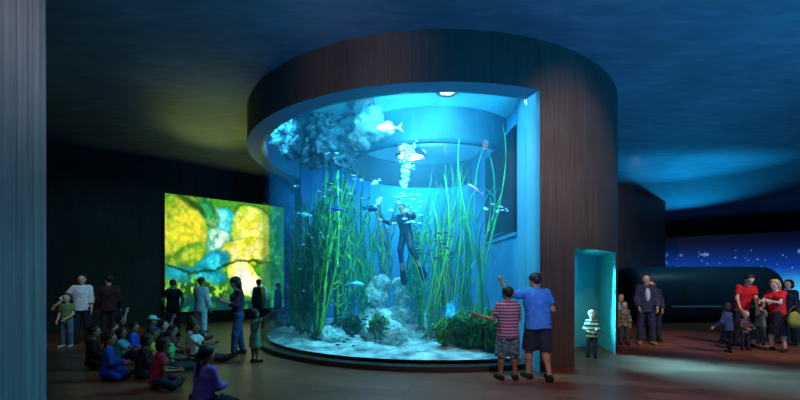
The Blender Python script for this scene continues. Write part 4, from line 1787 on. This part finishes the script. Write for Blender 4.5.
person('man in a pale suit standing before the bright screen with his back turned', x, y, -20, 1.66,
       rl=((.04, .02, -1), (.03, -.05, -1)), ll=((-.06, .06, -1), (-.02, -.05, -1)), ra=((.22, .08, -1), (.12, .25, -1)), la=((-.2, .35, -.9), (.2, .7, .5)),
       head=(25, 0), top=T('jacket', (206, 214, 222), 'long', .09, .012), bottom=TR((204, 212, 220)), shoes=(48, 44, 44), hair=('short', DKBR), skin='mid')
x, y = feet(173, 337)
person('woman in a black top and dark trousers at the left edge of the bright screen', x, y, 20, 1.6,
       rl=((.05, .02, -1), (.02, -.05, -1)), ll=((-.05, .02, -1), (-.02, -.05, -1)), ra=((.5, .1, -1), (-.2, .45, -.7)), la=((-.55, .1, -1), (.1, .4, -.9)),
       head=(-10, 6), female=True, top=T('top', (30, 28, 40), 'short', .04, .004), bottom=TR((34, 38, 58)), shoes=(24, 22, 26), hair=('bun', BROWN), skin='mid')
x, y = feet(259, 328.5)
person('dark standing figure between the bright screen and the left edge of the tank', x, y, 40, 1.6, female=True, top=T('top', (34, 44, 44), 'long', .05, .004), bottom=TR((30, 34, 40)), hair=('short', BLACK), skin='mid', res=.009)
x, y = feet(278, 323.8)
person('person in a blue shirt seen through the left side of the tank', x, y, -60, 1.46, ra=((.3, .2, -1), (.1, .8, .1)), top=T('shirt', (70, 110, 196), 'short', .05, .01), bottom=('skirt', cloth((60, 90, 170)), .2), hair=('short', DKBR), female=True, skin='light', res=.009)
x, y = feet(288, 325.3)
person('child in blue seen through the left side of the tank beside the taller person', x, y, -70, 1.1, hs=1.25, top=T('shirt', (64, 96, 190), 'short', .05, .01), bottom=TR((50, 70, 140)), hair=('bob', BLACK), skin='mid', res=.011)
x, y = feet(82, 344)
person('man in a white shirt with one arm around the boy in green', x, y, 200, 1.74,
       rl=((.07, .02, -1), (.03, -.04, -1)), ll=((-.08, .04, -1), (-.03, -.05, -1)), ra=((.62, .12, -.8), (.45, .35, -.6)), la=((-.2, .05, -1), (-.08, .28, -1)),
       head=(-12, 4), top=T('shirt', (214, 222, 236), 'rolled', .05, .014), bottom=TR((40, 44, 58)), shoes=(34, 28, 26), hair=('short', BLACK), skin='light')
x, y = feet(67, 347)
person('boy in a green t-shirt and jeans beside the man in white', x, y, 190, 1.3, hs=1.2, rl=((.05, .03, -1), (.03, -.05, -1)), ra=((.2, .1, -1), (-.1, .5, -.6)), la=((-.2, .15, -1), (.3, .6, -.4)),
       head=(-10, 2), top=T('t_shirt', (104, 134, 84), 'short', .05, .008), bottom=TR((84, 110, 140)), shoes=(170, 176, 180), hair=('short', BROWN), skin='light', res=.0085)
x, y = feet(109, 343)
person('person in a maroon jacket right of the man in white, back turned', x, y, 30, 1.72, ra=((.25, .05, -1), (.05, .4, -.8)), la=((-.25, .05, -1), (-.05, .35, -.8)),
       head=(-40, 0), top=T('jacket', (54, 34, 40), 'long', .06, .014), bottom=TR((40, 36, 44)), shoes=(24, 22, 24), hair=('short', BLACK), skin='mid')

# --- seated pupils
CROSS = (((.8, .55, -.12), (-.86, .42, -.03)), ((-.8, .55, -.12), (.86, .26, -.03)))
KNEES = (((.18, .8, .72), (.03, .42, -1)), ((-.16, .78, .75), (-.03, .46, -1)))
OUT = (((.12, 1, -.14), (.03, 1, -.05)), ((-.16, 1, -.14), (-.02, 1, -.05)))
LAP = (((.25, .25, -1), (-.35, .9, -.15)), ((-.25, .25, -1), (.35, .9, -.15)))
UPR = (((.35, .35, .85), (-.1, .2, 1)), ((-.25, .25, -1), (.35, .9, -.15)))
UPL = (((.25, .25, -1), (-.35, .9, -.15)), ((-.4, .4, .75), (.35, .35, .9)))
FWD = (((.2, .7, -.7), (-.1, .9, .1)), ((-.2, .7, -.7), (.1, .9, .1)))
CHIN = (((.15, .75, -.5), (-.45, .2, .9)), ((-.25, .4, -1), (.4, .8, .0)))
pupils = [
    # px, distance, height, face, legs, arms, lean, head, top, colour, trousers, hair, skin, label
    (203, 4.95, 1.36, -20, CROSS, LAP, (.0, .08), (12, 0), 'jacket', (138, 112, 196), (40, 40, 56), ('pony', BLACK), 'mid', 'girl in a lilac jacket with a dark ponytail sitting nearest the camera'),
    (157, 5.95, 1.3, -55, CROSS, LAP, (.0, .12), (10, 4), 't_shirt', (170, 44, 70), (36, 40, 62), ('bob', BLACK), 'tan', 'child in a crimson t-shirt sitting cross-legged second nearest the camera'),
    (107, 6.5, 1.28, -62, CROSS, LAP, (.0, .06), (10, 0), 'jumper', (36, 74, 160), (30, 56, 150), ('short', BLACK), 'mid', 'child all in blue sitting cross-legged at the left front of the group'),
    (121, 7.4, 1.22, -70, KNEES, FWD, (.0, .0), (0, -4), 't_shirt', (74, 160, 170), (44, 50, 70), ('bob', BLACK), 'tan', 'child in a teal t-shirt hugging raised knees behind the child in blue'),
    (92, 7.3, 1.3, -60, CROSS, LAP, (.0, .04), (0, 0), 'jumper', (38, 32, 38), (30, 28, 34), ('short', BLACK), 'mid', 'child in a black jumper sitting at the left rear edge of the group'),
    (109, 8.2, 1.24, -65, CROSS, CHIN, (.0, .1), (0, 6), 'jumper', (48, 46, 58), (34, 34, 44), ('short', DKBR), 'light', 'child in dark grey resting a hand at the chin in the back row'),
    (121, 9.3, 1.3, -60, KNEES, UPR, (.0, .0), (0, -8), 'top', (60, 62, 66), (40, 40, 50), ('short', BROWN), 'light', 'child in grey raising the right arm at the far back of the group'),
    (132, 8.2, 1.24, -72, CROSS, LAP, (.0, .05), (6, 0), 'jumper', (44, 78, 190), (38, 42, 66), ('short', BLACK), 'mid', 'child in a bright blue jumper in the middle of the back row'),
    (149, 7.3, 1.2, -62, CROSS, LAP, (.0, .1), (8, 0), 't_shirt', (176, 178, 90), (52, 50, 48), ('short', DKBR), 'tan', 'child in an olive yellow t-shirt in the centre of the group'),
    (151, 9.35, 1.28, -75, KNEES, FWD, (.0, .04), (0, 0), 'top', (52, 60, 92), (40, 44, 62), ('cap', BLACK, (206, 214, 220)), 'mid', 'child in a white cap sitting at the back of the group'),
    (164, 8.45, 1.26, -70, CROSS, UPL, (.0, .0), (10, -10), 'top', (50, 46, 64), (38, 36, 48), ('short', BLACK), 'light', 'child in dark purple lifting the left arm to point at the tank'),
    (141, 6.55, 1.24, -58, CROSS, LAP, (.0, .12), (0, 6), 'jumper', (40, 36, 44), (34, 34, 44), ('bob', BLACK), 'tan', 'child in charcoal between the blue child and the crimson child'),
    (168, 7.05, 1.22, -66, OUT, LAP, (.0, .04), (8, 0), 't_shirt', (64, 196, 104), (44, 60, 66), ('short', BLACK), 'tan', 'child in a bright green t-shirt with legs stretched out'),
    (171, 7.85, 1.22, -66, CROSS, LAP, (.0, .05), (6, 0), 't_shirt', (132, 44, 96), (44, 40, 54), ('bob', BLACK), 'mid', 'child in a magenta t-shirt just behind the child in bright green'),
    (191, 8.7, 1.24, -70, CROSS, FWD, (.0, .02), (6, 0), 't_shirt', (196, 214, 218), (60, 70, 80), ('short', DKBR), 'tan', 'child in a white t-shirt seated between the woman in black and the pale suit'),
    (190.5, 9.6, 1.26, -70, KNEES, FWD, (.0, .0), (0, 0), 't_shirt', (120, 40, 48), (44, 40, 50), ('bob', BLACK), 'tan', 'child in dark red at the back near the man in the pale suit'),
    (196, 7.95, 1.26, -88, OUT, FWD, (.0, -.06), (6, -4), 't_shirt', (190, 208, 206), (56, 62, 70), ('short', BLACK), 'tan', 'child in a pale t-shirt with legs stretched out at the right end'),
]
for (px, y, H, fc, lg, am, ln, hd, tn, tc, bc, hr, sk, lab) in pupils:
    person(lab, (px - 400) / FPX * y, y, fc, H, rl=lg[0], ll=lg[1], ra=am[0], la=am[1], lean=ln, head=hd, sit=.108, hs=1.16, female=hr[0] in ('bob', 'pony'),
           top=T(tn, tc, 'long' if tn in ('jacket', 'jumper') else 'short', .05, .008), bottom=TR(bc), shoes=(40, 38, 44), hair=hr, skin=sk, group='pupils sitting on the floor', res=.0078)

# --- doorway and right side
person('toddler in a striped top standing in the teal doorway', 4.0, 8.35, 150, 1.0, hs=1.35, rl=((.05, .03, -1), (.02, -.05, -1)), ra=((.3, .3, -1), (-.3, .8, -.1)), la=((-.3, .3, -1), (.3, .8, -.2)),
       head=(-20, 10), top=('shirt', M_KIDSTRIPE, 'long', .06, .01), bottom=TR((50, 60, 74)), shoes=(40, 40, 44), hair=('short', BLOND), skin='light', res=.0075)
x, y = feet(646, 344)
person('man in an open dark jacket over a pale shirt standing right of the doorway', x, y, 165, 1.75,
       rl=((.1, .02, -1), (.05, -.04, -1)), ll=((-.08, .05, -1), (-.03, -.06, -1)), ra=((.24, .1, -1), (-.05, .5, -.7)), la=((-.25, .08, -1), (.1, .5, -.7)),
       head=(12, 4), top=T('jacket', (52, 54, 72), 'long', .07, .014), bottom=TR((44, 50, 74)), shoes=(120, 112, 104), hair=('short', BROWN), skin='light',
       extra=lambda root, J: shirt_front(root, J))
x, y = feet(655, 342)
person('woman in a dark coat with brown hair leaning beside the man in the open jacket', x + .12, y + .25, 150, 1.6, female=True, lean=(.05, .04), ra=((.25, .1, -1), (-.2, .5, -.5)), la=((-.25, .05, -1), (-.05, .4, -.8)),
       head=(25, 6), top=T('coat', (46, 44, 56), 'long', .1, .014), bottom=TR((40, 44, 60)), shoes=(30, 28, 32), hair=('long', BROWN), skin='light')
x, y = feet(624, 344.5)
person('child in a patterned brown jacket standing in front of the man in the open jacket', x, y, 170, 1.1, hs=1.25, rl=((.06, .03, -1), (.02, -.05, -1)), head=(10, 4),
       top=('jacket', M_CAMO, 'long', .08, .012), bottom=TR((70, 66, 60)), shoes=(40, 38, 40), hair=('short', BROWN), skin='light', res=.0085)
person('child in a light blue shirt half hidden behind the edge of the tank wall', 5.98, 10.85, 175, 1.24, hs=1.22, ra=((.25, .1, -1), (-.2, .6, -.3)), top=T('shirt', (112, 160, 196), 'short', .06, .012), bottom=TR((60, 74, 104)), shoes=(44, 44, 48), hair=('short', BROWN), skin='light', res=.0088)

x, y = feet(737, 346)
person('man in a red polo shirt leaning towards the two small children', x + .12, y, 165, 1.76, lean=(-.1, .16), rl=((.06, .04, -1), (.03, -.08, -1)),
       ra=((.25, .25, -1), (-.1, .4, -1)), la=((.0, .4, -1), (.15, .5, -1)), head=(0, 22), top=T('polo_shirt', (206, 34, 44), 'short', .05, .009), bottom=TR((40, 42, 54)), shoes=(36, 34, 36), hair=('short', DKBR), skin='light')
x, y = feet(728, 353)
person('child in a dark blue jacket stepping with one foot lifted behind, back turned', x, y, 20, 1.12, hs=1.25, lean=(.05, .1), rl=((.08, .1, -1), (.02, -.05, -1)), ll=((-.1, .25, -1), (-.25, -1, -.25)),
       ra=((.35, .3, -.8), (.4, .8, .0)), la=((-.4, .1, -1), (-.2, .5, -.5)), head=(20, 0), top=T('jacket', (58, 70, 98), 'long', .06, .014), bottom=TR((30, 30, 40)), shoes=(26, 26, 30), hair=('bob', DKBR), skin='light', res=.0085)
x, y = feet(745, 350)
person('toddler in a striped jumper between the man in red and the woman', x, y, 175, .92, hs=1.36, rl=((.06, .02, -1), (.02, -.04, -1)), ra=((.3, .3, -1), (-.3, .8, -.2)), la=((-.3, .3, -1), (.3, .8, -.1)),
       head=(0, 4), top=('jumper', M_STRIPE2, 'long', .06, .01), bottom=TR((48, 46, 60)), shoes=(44, 40, 44), hair=('short', BLOND), skin='light', res=.009)
x, y = feet(777, 351)
wx, wy = x, y
person('blonde woman in a red top and dark skirt holding a small child by the shoulders', x, y, 108, 1.62, female=True, build=1.06, lean=(0, .05),
       rl=((.03, .06, -1), (.02, -.08, -1)), ll=((-.05, -.06, -1), (-.03, -.04, -1)), ra=((.15, .7, -.75), (-.3, .9, .1)), la=((-.12, .65, -.8), (.1, .95, .15)),
       head=(5, 12), top=T('top', (214, 40, 50), 'short', .02, .006), bottom=('skirt', cloth((40, 40, 52)), .3), shoes=(52, 44, 42), hair=('long', BLOND), skin='light', res=.0065)
x, y = feet(763, 347)
person('small child in a grey hooded top standing against the blonde woman', x - .08, y - .02, -95, 1.14, hs=1.25, rl=((.05, .05, -1), (.02, -.08, -1)), ra=((.2, .5, -.8), (-.2, .8, .4)), la=((-.25, .3, -1), (.1, .8, .1)),
       head=(0, -4), top=T('hooded_top', (120, 128, 136), 'long', .06, .014), bottom=TR((70, 86, 110)), shoes=(150, 150, 150), hair=('short', BROWN), skin='light', res=.0085)
x, y = feet(795, 346)
person('person in a dark navy coat standing behind the blonde woman at the right edge', x + .1, y + .25, 100, 1.6, female=True, top=T('coat', (36, 42, 62), 'long', .12, .016), bottom=TR((34, 36, 46)), shoes=(30, 28, 30), hair=('bob', DKBR), skin='light', res=.0085)


def bag(name, loc, rz, size, c, label, strap_top, cat='bag'):
    root = empty(name, loc, rz)
    tag(root, label, cat)
    F = Field(.012)
    F.ell((0, 0, size[2] * .5), np.eye(3), (size[0] / 2, size[1] / 2, size[2] / 2))
    F.ell((0, 0, size[2] * .36), np.eye(3), (size[0] * .52, size[1] * .55, size[2] * .36))
    link('pouch', F.mesh('pouch', .03), cloth(c), root, True)
    m = MB()
    hgt = strap_top
    m.tube([(-size[0] / 2, 0, size[2] * .8), (-size[0] * .42, 0, size[2] * .9 + hgt * .5), (0, 0, size[2] + hgt), (size[0] * .42, 0, size[2] * .9 + hgt * .5), (size[0] / 2, 0, size[2] * .8)], .012, 6)
    m.build('strap', cloth(tuple(int(v * .6) for v in c)), root, True)


bag('shoulder_bag', (wx + .1, wy - .3, .56), .15, (.3, .16, .36), (140, 136, 60), 'round olive shoulder bag at the side of the blonde woman', .12)
# ------------------------------------------------------------------ light
def aim(o, tgt):
    d = Vector(tgt) - o.location
    o.rotation_euler = d.to_track_quat('-Z', 'Y').to_euler()


def area(name, loc, tgt, size, e, c, sy=None, spread=180):
    l = bpy.data.lights.new(name, 'AREA')
    l.shape = 'RECTANGLE' if sy else 'DISK'
    l.size = size
    if sy:
        l.size_y = sy
    l.energy = e
    l.color = c
    l.spread = R_(spread)
    o = bpy.data.objects.new(name, l)
    o.location = loc
    COL.objects.link(o)
    aim(o, tgt)
    return o


def spot(name, loc, tgt, e, c, ang, blend_=.6, r=.15):
    l = bpy.data.lights.new(name, 'SPOT')
    l.energy = e
    l.color = c
    l.spot_size = R_(ang)
    l.spot_blend = blend_
    l.shadow_soft_size = r
    o = bpy.data.objects.new(name, l)
    o.location = loc
    COL.objects.link(o)
    aim(o, tgt)
    return o


def point(name, loc, e, c, r=.3):
    l = bpy.data.lights.new(name, 'POINT')
    l.energy = e
    l.color = c
    l.shadow_soft_size = r
    o = bpy.data.objects.new(name, l)
    o.location = loc
    COL.objects.link(o)
    return o


CY_ = (.1, .68, 1.0)
WHT = (.34, .84, 1.0)
# tank lamps, plus one added fill at the rim
area('tank_light_front', (.5, 8.15, 5.62), (.5, 9.0, 0), 2.2, 290, CY_, .8)
area('tank_fill_rim', (.1, 7.95, 5.05), (.1, 11.5, .8), 2.0, 250, (.12, .75, .95), .3)  # added light hidden behind the drum, brightens the kelp fronts
area('tank_light_left', (-3.0, 10.3, 5.62), (-2.0, 10.8, 0), 1.2, 120, CY_)
area('tank_light_back', (.6, 14.9, 5.6), (.6, 14.2, 0), 1.8, 420, (.04, .5, 1.0), 1.0)
area('tank_light_right', (1.9, 8.7, 5.62), (1.4, 9.6, 0.0), .9, 30, CY_)
point('ring_light', (.32, 11.8, 5.05), 110, WHT, .25)
spot('front_lamp', (.93, 7.85, 5.22), (.5, 9.0, 0), 300, (.15, .72, 1.0), 90, .7, .1)
point('well_glow', (.9, 11.75, 5.5), 25, WHT, .2)
# passage behind the doorway
area('passage_light', (3.42, 8.2, 1.25), (6.5, 7.3, .2), 1.0, 24, (.05, .72, .78), 1.7)
area('passage_beam', (3.75, 8.7, 1.6), (4.8, 7.75, .62), 1.3, 120, (.1, .62, 1.0), 1.1, 44)
# blue washes on the ceiling
spot('ceiling_wash_near', (2.6, -1.5, .4), (2.0, 5.0, HC), 2900, (.004, .32, 1.0), 90, 1.0, .4)  # added unseen uplight behind the camera, turns the ceiling blue
spot('ceiling_wash_right', (8.5, 1.0, .4), (8.5, 7.0, HC), 2700, (.002, .34, 1.0), 100, 1.0, .4)  # added unseen uplight out of view, blue for the right of the ceiling
spot('ceiling_wash_far', (19.5, 27.2, 1.2), (13.0, 19.5, HC), 3600, (.004, .4, 1.0), 60, 1.0, .2)
spot('ceiling_wash_hull', (12.6, 17.0, .5), (10.9, 14.6, HC), 2400, (.004, .4, 1.0), 66, 1.0, .2)
spot('screen_spill_fill', (-7.0, 14.4, 2.2), (-4.9, 11.2, HC), 420, (.8, 1.0, .2), 44, 1.0, .5)  # added spot that strengthens the screen's yellow-green spill on the ceiling
# neutral spots over the visitors; tinted spots on pier, drum, wall, floor, hull
spot('visitor_spot_right', (9.2, 5.4, 5.7), (8.1, 9.4, .8), 1000, (1.0, .88, .8), 40, .8)
spot('visitor_spot_middle', (4.6, 5.2, 5.7), (6.2, 10.0, .9), 650, (1.0, .9, .82), 26, .8)
spot('wall_right_fill', (8.0, 13.6, 5.7), (11.4, 19.0, 3.6), 220, (1.0, .7, .56), 60, .8)  # added warm fill for the dark brown wall, no fixture
spot('pier_spot', (4.0, 3.0, 5.6), (3.3, 7.3, 3.9), 700, (1.0, .8, .66), 44, 1.0)
spot('drum_spot', (-1.4, 3.0, 5.4), (-.7, 7.1, 5.3), 130, (1.0, .64, .46), 46, 1.0)
spot('visitor_spot_left', (-5.2, 6.2, 5.7), (-7.8, 10.2, .9), 300, (.92, .95, 1.0), 26, .8)
spot('pier_wash_left', (-1.6, 4.0, 5.7), (-3.9, 4.0, 1.2), 50, (.3, .65, 1.0), 90, 1.0)
spot('pier_accent', (-2.4, 4.0, 5.2), (-3.9, 4.0, 3.8), 14, (1.0, .86, .8), 40, 1.0)
spot('floor_fill', (1.5, 1.6, 5.7), (3.2, 5.4, 0), 900, (1.0, .66, .52), 90, 1.0)  # added unseen warm fill that reddens the foreground floor
spot('pupil_spot', (-3.2, 3.4, 5.7), (-4.2, 6.6, .3), 100, (1.0, .84, .8), 60, 1.0)
spot('hull_fill', (11.5, 12.2, 5.7), (11.5, 15.2, 1.6), 300, (.3, .85, 1.0), 90, 1.0)  # added teal fill that lifts the top of the hull, no fixture

w = bpy.data.worlds.new('hall_ambient')
SC.world = w
w.use_nodes = True
bg = w.node_tree.nodes['Background']
bg.inputs['Color'].default_value = (.06, .2, .42, 1)
bg.inputs['Strength'].default_value = .06

cam = bpy.data.cameras.new('camera')
cam.sensor_width = 36
cam.lens = 36 * FPX / 800
cam.shift_y = (HOR - 200) / 800
cam.clip_end = 200
co = bpy.data.objects.new('camera', cam)
co.location = (0, 0, CAMZ)
co.rotation_euler = (PI / 2, 0, 0)
COL.objects.link(co)
SC.camera = co
SC.view_settings.view_transform = 'Standard'
SC.view_settings.look = 'None'
SC.view_settings.gamma = 1
SC.view_settings.exposure = 0
SC.view_settings.use_curve_mapping = False
SC.cycles.volume_bounces = 1
SC.cycles.transparent_max_bounces = 16
